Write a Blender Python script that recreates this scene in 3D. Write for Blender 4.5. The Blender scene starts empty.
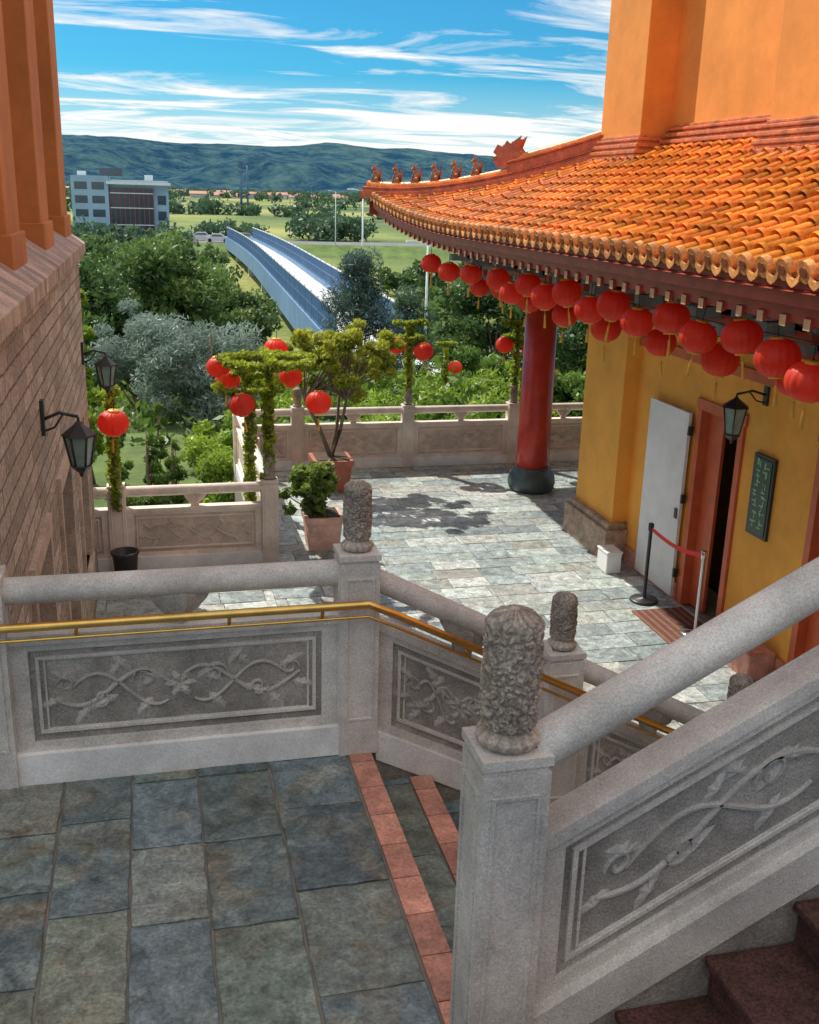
import bpy, math, random, time
import numpy as np
from mathutils import Vector, Matrix, noise
T00=time.time()
random.seed(11)
scene=bpy.context.scene

# ---------------------------------------------------------------- materials
def newmat(name):
    m=bpy.data.materials.new(name); m.use_nodes=True
    nt=m.node_tree; b=nt.nodes['Principled BSDF']
    return m,nt,b
def mat(name,base,rough=.6,var=.25,scale=4.0,fine=.0,fscale=60.,bump=0.,bscale=40.,attr=True,metal=0.,grime=0.,trans=0.,spec=.5,noisy=True):
    m,nt,b=newmat(name); N=nt.nodes; L=nt.links
    tc=N.new('ShaderNodeTexCoord'); vec=tc.outputs['Object']
    def ns(sc,det=3,rg=.6):
        n=N.new('ShaderNodeTexNoise'); n.inputs['Scale'].default_value=sc; n.inputs['Detail'].default_value=det
        n.inputs['Roughness'].default_value=rg; L.new(vec,n.inputs['Vector']); return n.outputs['Fac']
    def mr(src,lo,hi,a=.3,c=.7):
        r=N.new('ShaderNodeMapRange'); r.inputs[1].default_value=a; r.inputs[2].default_value=c
        r.inputs[3].default_value=lo; r.inputs[4].default_value=hi; L.new(src,r.inputs[0]); return r.outputs[0]
    def mul(a,bv):
        x=N.new('ShaderNodeMath'); x.operation='MULTIPLY'; L.new(a,x.inputs[0]); L.new(bv,x.inputs[1]); return x.outputs[0]
    col=N.new('ShaderNodeRGB'); col.outputs[0].default_value=(*base,1)
    c=col.outputs[0]
    if attr:
        at=N.new('ShaderNodeAttribute'); at.attribute_name='Col'
        mx=N.new('ShaderNodeMix'); mx.data_type='RGBA'; mx.blend_type='MULTIPLY'; mx.inputs[0].default_value=1
        L.new(c,mx.inputs[6]); L.new(at.outputs['Color'],mx.inputs[7]); c=mx.outputs[2]
    if noisy:
        f=mr(ns(scale,4),1-var,1+var)
        if fine>0: f=mul(f,mr(ns(fscale,2,.7),1-fine,1+fine))
        if grime>0: f=mul(f,mr(ns(scale*.37,6,.75),1-grime,1.05,.35,.6))
        vm=N.new('ShaderNodeVectorMath'); vm.operation='SCALE'
        L.new(c,vm.inputs[0]); L.new(f,vm.inputs['Scale']); c=vm.outputs[0]
    L.new(c,b.inputs['Base Color'])
    b.inputs['Roughness'].default_value=rough; b.inputs['Metallic'].default_value=metal
    b.inputs['Specular IOR Level'].default_value=spec
    if bump>0:
        bp=N.new('ShaderNodeBump'); bp.inputs['Strength'].default_value=1; bp.inputs['Distance'].default_value=bump
        L.new(ns(bscale,4,.65),bp.inputs['Height']); L.new(bp.outputs[0],b.inputs['Normal'])
    if trans>0:
        out=N['Material Output']; tr=N.new('ShaderNodeBsdfTranslucent'); L.new(c,tr.inputs['Color'])
        ms=N.new('ShaderNodeMixShader'); ms.inputs[0].default_value=trans
        L.new(b.outputs[0],ms.inputs[1]); L.new(tr.outputs[0],ms.inputs[2]); L.new(ms.outputs[0],out.inputs['Surface'])
    return m
def slatemat(name,rough,k,stain):
    m,nt,b=newmat(name); N=nt.nodes; L=nt.links
    tc=N.new('ShaderNodeTexCoord'); at=N.new('ShaderNodeAttribute'); at.attribute_name='Col'
    # shift the texture from tile to tile so that clefts stop at the joints
    sh=N.new('ShaderNodeVectorMath'); sh.operation='SCALE'; sh.inputs['Scale'].default_value=37.0; L.new(at.outputs['Color'],sh.inputs[0])
    ad=N.new('ShaderNodeVectorMath'); ad.operation='ADD'; L.new(tc.outputs['Object'],ad.inputs[0]); L.new(sh.outputs[0],ad.inputs[1]); vec=ad.outputs[0]
    def ns(sc,det=4,rg=.6,dist=0.):
        n=N.new('ShaderNodeTexNoise'); n.inputs['Scale'].default_value=sc; n.inputs['Detail'].default_value=det
        n.inputs['Roughness'].default_value=rg; n.inputs['Distortion'].default_value=dist; L.new(vec,n.inputs['Vector']); return n.outputs['Fac']
    def mr(src,a,c,lo,hi):
        r=N.new('ShaderNodeMapRange'); r.inputs[1].default_value=a; r.inputs[2].default_value=c; r.inputs[3].default_value=lo; r.inputs[4].default_value=hi
        L.new(src,r.inputs[0]); return r.outputs[0]
    big=ns(2.4,5,.62,.8)
    mx=N.new('ShaderNodeMix'); mx.data_type='RGBA'; L.new(mr(big,.52,.68,0,stain),mx.inputs[0]); L.new(at.outputs['Color'],mx.inputs[6]); mx.inputs[7].default_value=(.25*k,.22*k,.15*k,1)
    mx2=N.new('ShaderNodeMix'); mx2.data_type='RGBA'; L.new(mr(ns(3.7,5,.65,.5),.55,.72,0,.6),mx2.inputs[0]); L.new(mx.outputs[2],mx2.inputs[6]); mx2.inputs[7].default_value=(.36*k,.42*k,.37*k,1)
    f1=mr(ns(9,5,.7,.6),.3,.7,.4,1.5); f2=mr(ns(60,2,.7),.3,.7,.65,1.3)
    mu=N.new('ShaderNodeMath'); mu.operation='MULTIPLY'; L.new(f1,mu.inputs[0]); L.new(f2,mu.inputs[1])
    vm=N.new('ShaderNodeVectorMath'); vm.operation='SCALE'; L.new(mx2.outputs[2],vm.inputs[0]); L.new(mu.outputs[0],vm.inputs['Scale'])
    L.new(vm.outputs[0],b.inputs['Base Color'])
    L.new(mr(ns(7,3),.35,.65,rough-.1,rough+.18),b.inputs['Roughness'])
    # stepped cleft surface
    h=ns(3.2,4,.55,1.2)
    st=N.new('ShaderNodeMath'); st.operation='MULTIPLY'; L.new(h,st.inputs[0]); st.inputs[1].default_value=7
    fl=N.new('ShaderNodeMath'); fl.operation='SNAP'; L.new(st.outputs[0],fl.inputs[0]); fl.inputs[1].default_value=1
    ms=N.new('ShaderNodeMath'); ms.operation='MULTIPLY_ADD'; L.new(ns(26,4,.7),ms.inputs[0]); ms.inputs[1].default_value=1.5; L.new(fl.outputs[0],ms.inputs[2])
    bp=N.new('ShaderNodeBump'); bp.inputs['Distance'].default_value=.005; L.new(ms.outputs[0],bp.inputs['Height']); L.new(bp.outputs[0],b.inputs['Normal'])
    return m

M_gran=mat('granite',(.72,.68,.63),.75,.16,3.,.24,140.,.003,80.,grime=.36)
M_granw=mat('dark_granite',(.42,.39,.35),.8,.22,5.,.32,130.,.006,70.,grime=.45)  # weathered dark tone; behind carvings it puts recess shade contrast into the colour
M_cap=mat('carved_cap_stone',(.46,.385,.32),.8,.25,9.,.35,110.,.003,80.,grime=.35)
M_plin=mat('pale_granite',(.88,.87,.85),.75,.12,3.,.15,120.,.002,90.,grime=.22)
M_slate=slatemat('slate',.34,1.0,.75)
M_slate2=slatemat('courtyard_slate',.5,1.6,.35)
M_joint=mat('mortar',(.24,.22,.19),.9,.2,8,bump=.002)
M_terr=mat('terracotta',(.64,.30,.22),.6,.25,8,.25,60,.001,60,grime=.35)
M_dkstep=mat('dark_step_stone',(.085,.034,.028),.75,.35,14,.7,90,.003,50)
M_orange=mat('orange_stucco',(.86,.32,.06),.85,.1,1.2,.08,120,.0015,80,grime=.22)
M_orangeL=mat('brown_orange_stucco',(.66,.26,.08),.85,.14,1.2,.1,120,.0015,80,grime=.25)
M_yel=mat('yellow_stucco',(1.0,.47,.075),.85,.1,1.2,.08,120,.0015,80,grime=.2)
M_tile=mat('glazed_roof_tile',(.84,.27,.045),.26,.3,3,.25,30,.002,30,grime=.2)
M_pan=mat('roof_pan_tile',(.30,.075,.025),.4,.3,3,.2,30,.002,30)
M_drip=mat('drip_tile',(.70,.31,.10),.4,.3,12,.3,60,.002,50)
M_raft=mat('rafter_end_paint',(.70,.45,.25),.5,.2,12)
M_ridge=mat('ridge_terracotta',(.55,.13,.055),.35,.3,8,.25,40,.003,30,grime=.25)
M_redwood=mat('red_brown_timber',(.36,.06,.04),.45,.25,6,.15,60,.001,40)
M_redcol=mat('red_column_paint',(.55,.05,.03),.3,.2,4,.1,60)
M_beamg=mat('painted_beam',(.22,.32,.34),.6,.25,9)
M_black=mat('black_metal',(.035,.035,.037),.4,.2,8)
M_glass=mat('lamp_glass',(.24,.34,.29),.15,.2,8,spec=.8)
M_brass=mat('brass',(.80,.50,.14),.25,.15,8,metal=.9)
M_chrome=mat('chrome',(.6,.6,.6),.2,.1,8,metal=1)
M_red=mat('lantern_red',(1.0,.10,.05),.45,.1,6,.08,40,trans=.5)
M_gold=mat('lantern_gold',(.85,.45,.06),.45,.1,8)
M_leaf=mat('foliage',(1,1,1),.5,trans=.35,noisy=False,spec=.4)
M_bark=mat('bark',(.19,.14,.10),.9,.3,12,.2,60,.01,30)
M_white=mat('white_paint',(.85,.85,.83),.5,.06,3,grime=.1)
M_beltred=mat('red_belt',(.75,.03,.03),.6,.1,5)
M_dark=mat('dark_interior',(.04,.025,.02),.8,.2,5)
M_reddoor=mat('red_door_frame',(.60,.13,.05),.45,.15,5)
M_green=mat('plaque_green',(.03,.09,.05),.4,.2,5)
M_pgreen=mat('plaque_marks',(.35,.55,.35),.5,.1,5)
M_stonebase=mat('brown_stone',(.48,.35,.25),.85,.35,9,.35,60,.012,30,grime=.3)
M_coping=mat('coping_tile',(.62,.47,.37),.7,.25,5,.25,60,.003,60,grime=.3)
M_conc=mat('bridge_concrete',(.60,.62,.62),.8,.15,.3,.1,3)
M_fence=mat('blue_grey_fence',(.08,.17,.32),.5,.15,1)
M_girder=mat('blue_grey_girder',(.15,.27,.44),.6,.15,.5)
M_bwall=mat('blue_cladding',(.33,.50,.62),.6,.12,.3)
M_bwin=mat('dark_glazing',(.03,.06,.10),.15,.2,.5,spec=.9)
M_redline=mat('red_steel',(.30,.08,.06),.5,.1,1)
M_car=mat('car_paint',(1,1,1),.3,.05,1)
M_tyre=mat('tyre',(.03,.03,.03),.8,.1,4)
M_soil=mat('soil',(.09,.06,.04),.95,.3,12,bump=.01)

def wallblock():
    m,nt,b=newmat('split_face_block'); N=nt.nodes; L=nt.links
    tc=N.new('ShaderNodeTexCoord'); sp=N.new('ShaderNodeSeparateXYZ'); L.new(tc.outputs['Object'],sp.inputs[0])
    ad=N.new('ShaderNodeMath'); L.new(sp.outputs[0],ad.inputs[0]); L.new(sp.outputs[1],ad.inputs[1])
    cb=N.new('ShaderNodeCombineXYZ'); L.new(ad.outputs[0],cb.inputs[0]); L.new(sp.outputs[2],cb.inputs[1])
    n0=N.new('ShaderNodeTexNoise'); n0.inputs['Scale'].default_value=9; L.new(tc.outputs['Object'],n0.inputs['Vector'])
    wv=N.new('ShaderNodeVectorMath'); wv.operation='MULTIPLY_ADD'; L.new(n0.outputs['Color'],wv.inputs[0]); wv.inputs[1].default_value=(.03,.03,0); L.new(cb.outputs[0],wv.inputs[2])
    br=N.new('ShaderNodeTexBrick'); br.inputs['Scale'].default_value=1; br.inputs['Brick Width'].default_value=.39
    br.inputs['Row Height'].default_value=.125; br.inputs['Mortar Size'].default_value=.009; br.inputs['Mortar Smooth'].default_value=.5
    br.inputs['Color1'].default_value=(.92,.77,.63,1); br.inputs['Color2'].default_value=(.56,.45,.36,1); br.inputs['Mortar'].default_value=(.36,.30,.26,1)
    L.new(wv.outputs[0],br.inputs['Vector'])
    n=N.new('ShaderNodeTexNoise'); n.inputs['Scale'].default_value=24; n.inputs['Detail'].default_value=6; n.inputs['Roughness'].default_value=.75
    L.new(tc.outputs['Object'],n.inputs['Vector'])
    r=N.new('ShaderNodeMapRange'); r.inputs[1].default_value=.3; r.inputs[2].default_value=.7; r.inputs[3].default_value=.4; r.inputs[4].default_value=1.4
    L.new(n.outputs['Fac'],r.inputs[0])
    vm=N.new('ShaderNodeVectorMath'); vm.operation='SCALE'; L.new(br.outputs['Color'],vm.inputs[0]); L.new(r.outputs[0],vm.inputs['Scale'])
    L.new(vm.outputs[0],b.inputs['Base Color']); b.inputs['Roughness'].default_value=.9
    inv=N.new('ShaderNodeMath'); inv.operation='SUBTRACT'; L.new(n.outputs['Fac'],inv.inputs[0]); L.new(br.outputs['Fac'],inv.inputs[1])
    bp=N.new('ShaderNodeBump'); bp.inputs['Distance'].default_value=.035; bp.inputs['Strength'].default_value=1
    L.new(inv.outputs[0],bp.inputs['Height']); L.new(bp.outputs[0],b.inputs['Normal'])
    return m
M_block=wallblock()

def groundmat():
    m,nt,b=newmat('grassland'); N=nt.nodes; L=nt.links
    tc=N.new('ShaderNodeTexCoord')
    n=N.new('ShaderNodeTexNoise'); n.inputs['Scale'].default_value=.010; n.inputs['Detail'].default_value=6
    L.new(tc.outputs['Object'],n.inputs['Vector'])
    cr=N.new('ShaderNodeValToRGB'); L.new(n.outputs['Fac'],cr.inputs[0])
    e=cr.color_ramp.elements; e[0].position=.36; e[0].color=(.05,.10,.025,1); e[1].position=.62; e[1].color=(.36,.35,.09,1)
    x=e.new(.48); x.color=(.15,.21,.04,1)
    n2=N.new('ShaderNodeTexNoise'); n2.inputs['Scale'].default_value=1.3; n2.inputs['Detail'].default_value=7; n2.inputs['Roughness'].default_value=.7
    L.new(tc.outputs['Object'],n2.inputs['Vector'])
    r=N.new('ShaderNodeMapRange'); r.inputs[1].default_value=.3; r.inputs[2].default_value=.7; r.inputs[3].default_value=.5; r.inputs[4].default_value=1.3
    L.new(n2.outputs['Fac'],r.inputs[0])
    vm=N.new('ShaderNodeVectorMath'); vm.operation='SCALE'; L.new(cr.outputs[0],vm.inputs[0]); L.new(r.outputs[0],vm.inputs['Scale'])
    L.new(vm.outputs[0],b.inputs['Base Color']); b.inputs['Roughness'].default_value=.95
    return m
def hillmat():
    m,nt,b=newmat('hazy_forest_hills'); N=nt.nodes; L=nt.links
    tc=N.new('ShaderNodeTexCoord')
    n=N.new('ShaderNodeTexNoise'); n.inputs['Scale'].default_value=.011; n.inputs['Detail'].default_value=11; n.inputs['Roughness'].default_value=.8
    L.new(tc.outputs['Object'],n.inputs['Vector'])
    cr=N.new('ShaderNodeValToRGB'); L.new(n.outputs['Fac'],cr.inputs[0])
    e=cr.color_ramp.elements; e[0].position=.42; e[0].color=(.025,.10,.20,1); e[1].position=.60; e[1].color=(.15,.29,.30,1)  # distance haze is put into the base colour as a blue tint
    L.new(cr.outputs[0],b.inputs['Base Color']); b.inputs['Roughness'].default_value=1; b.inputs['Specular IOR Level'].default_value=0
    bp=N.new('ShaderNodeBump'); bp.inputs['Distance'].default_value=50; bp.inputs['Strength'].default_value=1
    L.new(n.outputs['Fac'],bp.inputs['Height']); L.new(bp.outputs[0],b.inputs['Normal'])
    return m

# ---------------------------------------------------------------- mesh builder
class MB:
    def __init__(s): s.v=[];s.f=[];s.m=[];s.s=[];s.c=[]
    def add(s,vs,fs,mi=0,sm=False,col=(1,1,1),T=None):
        o=len(s.v)
        if T: vs=[T(*v) for v in vs]
        s.v.extend([(v[0],v[1],v[2]) for v in vs])
        for f in fs: s.f.append(tuple(i+o for i in f)); s.m.append(mi); s.s.append(sm); s.c.append(col)
    def box(s,a,b,mi=0,col=(1,1,1),T=None):
        x0,y0,z0=a;x1,y1,z1=b
        vs=[(x0,y0,z0),(x1,y0,z0),(x1,y1,z0),(x0,y1,z0),(x0,y0,z1),(x1,y0,z1),(x1,y1,z1),(x0,y1,z1)]
        s.add(vs,[(0,3,2,1),(4,5,6,7),(0,1,5,4),(1,2,6,5),(2,3,7,6),(3,0,4,7)],mi,False,col,T)
    def lathe(s,prof,c,mi=0,n=20,sm=True,T=None,fn=None,col=(1,1,1),amp=None):
        vs=[];k=len(prof);dd=[]
        for (r,z) in prof:
            for i in range(n):
                a=2*math.pi*i/n; q=(fn(a,z,r) if fn else 0); rr=r+q; dd.append(q)
                vs.append((c[0]+rr*math.cos(a),c[1]+rr*math.sin(a),c[2]+z))
        fs=[(j*n+i,j*n+(i+1)%n,(j+1)*n+(i+1)%n,(j+1)*n+i) for j in range(k-1) for i in range(n)]
        fs.append(tuple(range(n))[::-1]); fs.append(tuple((k-1)*n+i for i in range(n)))
        o=len(s.c)
        s.add(vs,fs,mi,sm,col,T)
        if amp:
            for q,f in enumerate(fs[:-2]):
                h=sum(dd[i] for i in f)/4/amp; t=max(.5,min(1.2,1.15+h*.7)); s.c[o+q]=(t,t,t)  # relief contrast put into face colour: recessed faces darker, raised ones lighter
    def tube(s,pts,rad,mi=0,n=8,sm=True,col=(1,1,1)):
        pts=[Vector(p) for p in pts]; vs=[];K=len(pts)
        rads=rad if isinstance(rad,(list,tuple)) else [rad]*K
        for k,p in enumerate(pts):
            d=(pts[min(k+1,K-1)]-pts[max(k-1,0)]).normalized()
            up=Vector((0,0,1)) if abs(d.z)<.95 else Vector((1,0,0))
            u=d.cross(up).normalized(); w=u.cross(d)
            for i in range(n):
                a=2*math.pi*i/n; vs.append(p+(u*math.cos(a)+w*math.sin(a))*rads[k])
        fs=[(j*n+i,j*n+(i+1)%n,(j+1)*n+(i+1)%n,(j+1)*n+i) for j in range(K-1) for i in range(n)]
        fs.append(tuple(range(n))[::-1]); fs.append(tuple((K-1)*n+i for i in range(n)))
        s.add(vs,fs,mi,sm,col)
    def build(s,name,mats,bevel=0,parent=None,seg=2):
        me=bpy.data.meshes.new(name); me.from_pydata(s.v,[],s.f)
        for m in mats: me.materials.append(m)
        me.polygons.foreach_set('material_index',s.m); me.polygons.foreach_set('use_smooth',s.s)
        ca=me.color_attributes.new('Col','FLOAT_COLOR','CORNER')
        ln=np.fromiter((len(f) for f in s.f),int,len(s.f))
        cc=np.ones((len(s.f),4)); cc[:,:3]=np.array(s.c); arr=np.repeat(cc,ln,axis=0).astype(np.float32)
        ca.data.foreach_set('color',arr.ravel())
        me.update()
        o=bpy.data.objects.new(name,me); scene.collection.objects.link(o)
        if bevel>0:
            b=o.modifiers.new('bevel','BEVEL'); b.width=bevel; b.segments=seg; b.limit_method='ANGLE'; b.angle_limit=math.radians(50)
        if parent: o.parent=parent
        return o
def empty(name):
    e=bpy.data.objects.new(name,None); scene.collection.objects.link(e); return e
def sm01(t): t=max(0,min(1,t)); return t*t*(3-2*t)

# ---------------------------------------------------------------- balustrade
def vines(mb,T,L,h0,h1,d0,sgn):
    cx=L/2; hc=(h0+h1)/2; W=(L-.34)/2; Hh=(h1-h0)*.5
    def ribbon(pts,w=.011,dh=.014):
        vs=[];n=len(pts)
        for i,(a,b) in enumerate(pts):
            a0,b0=pts[max(i-1,0)];a1,b1=pts[min(i+1,n-1)]
            dx,dy=a1-a0,b1-b0; l=math.hypot(dx,dy) or 1; nx,ny=-dy/l,dx/l
            ww=w*(1-.5*abs(2*i/(n-1)-1)**3)
            vs+=[(a+nx*ww,sgn*d0,b+ny*ww),(a+nx*ww*.5,sgn*(d0+dh),b+ny*ww*.5),(a-nx*ww*.5,sgn*(d0+dh),b-ny*ww*.5),(a-nx*ww,sgn*d0,b-ny*ww)]
        fs=[]
        for i in range(n-1):
            o=4*i; fs+=[(o,o+1,o+5,o+4),(o+1,o+2,o+6,o+5),(o+2,o+3,o+7,o+6)]
        mb.add(vs,fs,0,False,(.75,.75,.75),T)
    def leaf(a,b,ang,l,w,dh=.018):
        c,s_=math.cos(ang),math.sin(ang); P=[(0,0),(.2,.7),(.35,.55),(.5,1),(.62,.6),(.8,.7),(1,0),(.8,-.7),(.62,-.6),(.5,-1),(.35,-.55),(.2,-.7)]
        vs=[(a+c*l*.5,sgn*(d0+dh),b+s_*l*.5)]+[(a+c*p*l-s_*q*w,sgn*d0,b+s_*p*l+c*q*w) for p,q in P]
        fs=[(0,1+i,1+(i+1)%len(P)) for i in range(len(P))]
        mb.add(vs,fs,0,False,(.75,.75,.75),T)
    for m in (-1,1):
        pts=[(cx+m*W*(t*.96),hc+Hh*.55*math.sin(t*6.2+.4*m)*(1-.25*t)) for t in np.linspace(.03,1,26)]
        ribbon(pts,.011)
        pts=[(cx+m*W*(.1+t*.75),hc-Hh*.6*math.sin(t*5.2+.9)*(1-.2*t)) for t in np.linspace(0,1,22)]
        ribbon(pts,.008)
        for (q,r0,ph) in ((.28,.34,1),(.62,.3,-1),(.88,.26,1)):
            pts=[(cx+m*W*q+m*Hh*r0*(1-t*.75)*math.cos(t*7),hc+ph*(Hh*.25+Hh*r0*(1-t*.75)*math.sin(t*7))) for t in np.linspace(0,1,18)]
            ribbon(pts,.008)
        for q,dy,an,l in ((.12,.1,.6,.13),(.22,-.35,-.9,.11),(.38,.45,.9,.12),(.48,-.2,-.4,.15),(.55,.35,2.2,.10),(.7,-.4,-1.0,.12),(.78,.25,.5,.13),(.9,-.2,-.3,.10),(.34,-.05,2.6,.11)):
            an2=an if m>0 else math.pi-an
            leaf(cx+m*W*q,hc+dy*Hh,an2,l*1.15,.032)
    for k in range(6): leaf(cx,hc,k*math.pi/3,.08,.025)
def span(mb,p0,p1,z0,z1,ph=(0,.165),pn=(.165,.78),rl=(.92,1.05),th=1.0,brk=True,wall=None,vine=True,plm=1):
    p0=Vector((p0[0],p0[1],0));p1=Vector((p1[0],p1[1],0)); d=p1-p0; L=d.length; d.normalize(); n=Vector((-d.y,d.x,0))
    def T(s,q,h): 
        p=p0+d*s+n*q; return (p.x,p.y,h+z0+(z1-z0)*s/L)
    a,b=pn
    mb.box((0,-.085*th,ph[0]),(L,.085*th,ph[1]),plm,T=T)
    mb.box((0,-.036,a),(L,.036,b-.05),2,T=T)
    mb.box((0,-.064,b-.05),(L,.064,b),0,T=T)
    mb.box((0,-.055,a),(L,.055,a+.05),0,T=T)
    for s0 in (0,L-.085): mb.box((s0,-.0545,a+.05),(s0+.085,.0545,b-.05),0,T=T)
    mb.box((.085,-.0520,b-.085),(L-.085,.0520,b-.0505),0,T=T)
    for sg in (-1,1):
        for ins,w,pr in ((.115,.016,.014),(.150,.009,.008)):
            q0,q1=sorted((sg*.0355,sg*(.036+pr))); e=ins*.55
            s0,s1=ins,L-ins; h0,h1=a+.045+e*.75,b-.07-e*.75
            mb.box((s0,q0,h0),(s1,q1,h0+w),0,T=T); mb.box((s0,q0,h1-w),(s1,q1,h1),0,T=T)
            mb.box((s0,q0,h0+w),(s0+w,q1,h1-w),0,T=T); mb.box((s1-w,q0,h0+w),(s1,q1,h1-w),0,T=T)
        if vine: vines(mb,T,L,a+.125,b-.145,.0355,sg)
    hc=(rl[0]+rl[1])/2; R=(rl[1]-rl[0])/2; n8=16; vs=[]
    for s0 in (-.03,L+.03):
        for i in range(n8):
            an=2*math.pi*i/n8
            vs.append((s0,R*1.02*math.cos(an),hc+R*math.sin(an)))
    fs=[(i,(i+1)%n8,n8+(i+1)%n8,n8+i) for i in range(n8)]
    mb.add(vs,fs,0,True,T=T)
    if brk:
        K=max(1,round(L/1.9)); 
        for k in range(K):
            c=L*(k+.5)/K; h0,h1=b-.002,rl[0]+.02
            prof=[(0,.05),(.25,.055),(.4,.085),(.7,.125),(.9,.14),(1,.12)]
            vs=[];m=15
            for t,w in prof:
                for i in range(m):
                    an=2*math.pi*i/m; lob=1+.12*math.cos(5*an)
                    vs.append((c+w*lob*math.cos(an),.05*lob*math.sin(an)*(.6+.4*w/.14),h0+(h1-h0)*t))
            fs=[(j*m+i,j*m+(i+1)%m,(j+1)*m+(i+1)%m,(j+1)*m+i) for j in range(len(prof)-1) for i in range(m)]
            mb.add(vs,fs,2,False,T=T)
    if wall is not None:
        z=wall; vs=[T(0,-.07,ph[0]),T(L,-.07,ph[0]),T(L,.07,ph[0]),T(0,.07,ph[0])]
        vs=[(v[0],v[1],z) for v in vs]+vs
        mb.add(vs,[(0,3,2,1),(4,5,6,7),(0,1,5,4),(1,2,6,5),(2,3,7,6),(3,0,4,7)],2)
def post(mb,x,y,z,w=.2,h=1.08,cr=.072,ch=.32,hi=1,bottom=0):
    a=w/2
    mb.box((x-a,y-a,z+bottom),(x+a,y+a,z+h-.05),0)
    mb.box((x-a*.93,y-a*.93,z+h-.05),(x+a*.93,y+a*.93,z+h-.03),0)
    mb.box((x-a*1.04,y-a*1.04,z+h-.03),(x+a*1.04,y+a*1.04,z+h),0)
    for ax in (0,1):
        for sg in (-1,1):
            def T(s,q,hh,ax=ax,sg=sg):
                return (x+s,y+sg*(a+q),z+hh) if ax==0 else (x+sg*(a+q),y+s,z+hh)
            b0=.2;t=h-.12;ww=a-.028;e=.011
            for A,B in (((-ww,-.002,b0),(ww,.006,b0+e)),((-ww,-.002,t-e),(ww,.006,t)),((-ww,-.002,b0+e),(-ww+e,.006,t-e)),((ww-e,-.002,b0+e),(ww,.006,t-e))):
                mb.box(A,B,0,T=T)
    k=cr/.078; H=ch
    prof=[(.055*k,0),(.08*k,.008),(.088*k,.022),(.088*k,.032),(.07*k,.045),(.062*k,.055),(.074*k,.065)]
    nz=18*hi
    for j in range(nz+1):
        t=j/nz; prof.append((cr*(1.0+.04*math.sin(t*3.1)),.07+t*(H-.07-.05)))
    for j in range(1,6+2*hi):
        an=j/(6+2*hi)*math.pi/2; prof.append((cr*math.cos(an)+.001,H-.05+.05*math.sin(an)))
    amp=.0095*k
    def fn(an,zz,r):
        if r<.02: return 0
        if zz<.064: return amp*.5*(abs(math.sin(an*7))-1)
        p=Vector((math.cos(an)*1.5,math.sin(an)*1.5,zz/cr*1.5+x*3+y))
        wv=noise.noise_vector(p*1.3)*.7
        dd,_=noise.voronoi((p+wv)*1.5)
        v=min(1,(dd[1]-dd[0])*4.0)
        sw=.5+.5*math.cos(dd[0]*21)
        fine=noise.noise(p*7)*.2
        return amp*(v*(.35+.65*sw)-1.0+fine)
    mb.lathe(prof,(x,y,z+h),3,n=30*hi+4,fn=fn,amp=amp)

BM=[M_gran,M_plin,M_granw,M_cap]
mb=MB()
span(mb,(-.72,4.78),(.85,4.78),0,0)
span(mb,(-2.7,4.78),(-.92,4.78),0,0)
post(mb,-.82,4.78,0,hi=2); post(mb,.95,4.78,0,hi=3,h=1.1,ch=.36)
sl=-.515
xs=[.95,2.09,3.23,4.37]
for i in range(3):
    x0,x1=xs[i]+.1,xs[i+1]-.1
    span(mb,(x0,4.78),(x1,4.78),(x0-.95)*sl,(x1-.95)*sl,wall=-1.72)
    post(mb,xs[i+1],4.78,max(-1.7,(xs[i+1]-.95)*sl-.02),hi=2,bottom=-.02)
mb.build('landing_balustrade',BM,.005)

mb=MB()
FY=2.52
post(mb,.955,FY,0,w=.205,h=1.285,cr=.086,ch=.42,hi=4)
su=.535
def zb(x): return (x-1.07)*su
span(mb,(1.058,FY),(3.05,FY),zb(1.058),zb(3.05),ph=(.2,.36),pn=(.36,.98),rl=(1.19,1.335),th=1.15,brk=False,wall=-1.72,plm=0)
post(mb,3.15,FY,zb(3.15),w=.205,h=1.3,cr=.088,ch=.42,hi=2)
mb.build('stair_balustrade',BM,.006)

CZ=-1.7
mb=MB()
post(mb,-.5,12.4,CZ); post(mb,1.34,12.4,CZ); post(mb,1.34,14.6,CZ); post(mb,1.34,16.85,CZ)
span(mb,(-.4,12.4),(1.24,12.4),CZ,CZ); span(mb,(-1.6,12.4),(-.6,12.4),CZ,CZ,vine=False)
span(mb,(1.34,12.5),(1.34,14.5),CZ,CZ,vine=False); span(mb,(1.34,14.7),(1.34,16.75),CZ,CZ,vine=False)
fx=[1.34,2.3,4.2,6.1,8.0,9.9,11.8]
for i in range(6):
    span(mb,(fx[i]+.1,16.85),(fx[i+1]-.1,16.85),CZ,CZ); post(mb,fx[i+1],16.85,CZ)
mb.build('courtyard_balustrade',[mat('warm_granite',(.84,.72,.63),.75,.16,3.,.2,120.,.003,80.,grime=.25),M_plin,mat('warm_granite_panel',(.70,.56,.47),.8,.2,5.,.2,120.,grime=.25),M_cap],.004,seg=1)

mb=MB()
mb.tube([(-2.6,4.62,.865),(.98,4.62,.865),(1.12,4.62,.80),(4.5,4.62,.80+3.38*sl)],.021,0,12)
mb.tube([(-2.6,4.62,.80),(.98,4.62,.80),(1.12,4.62,.735),(4.5,4.62,.735+3.38*sl)],.008,0,8)
for x in (-1.7,-.4,.3,.75,1.5,2.4,3.3,4.2):
    z=.865 if x<1 else .80+(x-1.12)*sl
    mb.tube([(x,4.62,z),(x,4.62,z-.05),(x,4.735,z-.10)],.009,0,6)
mb.build('brass_handrail',[M_brass])

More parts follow.
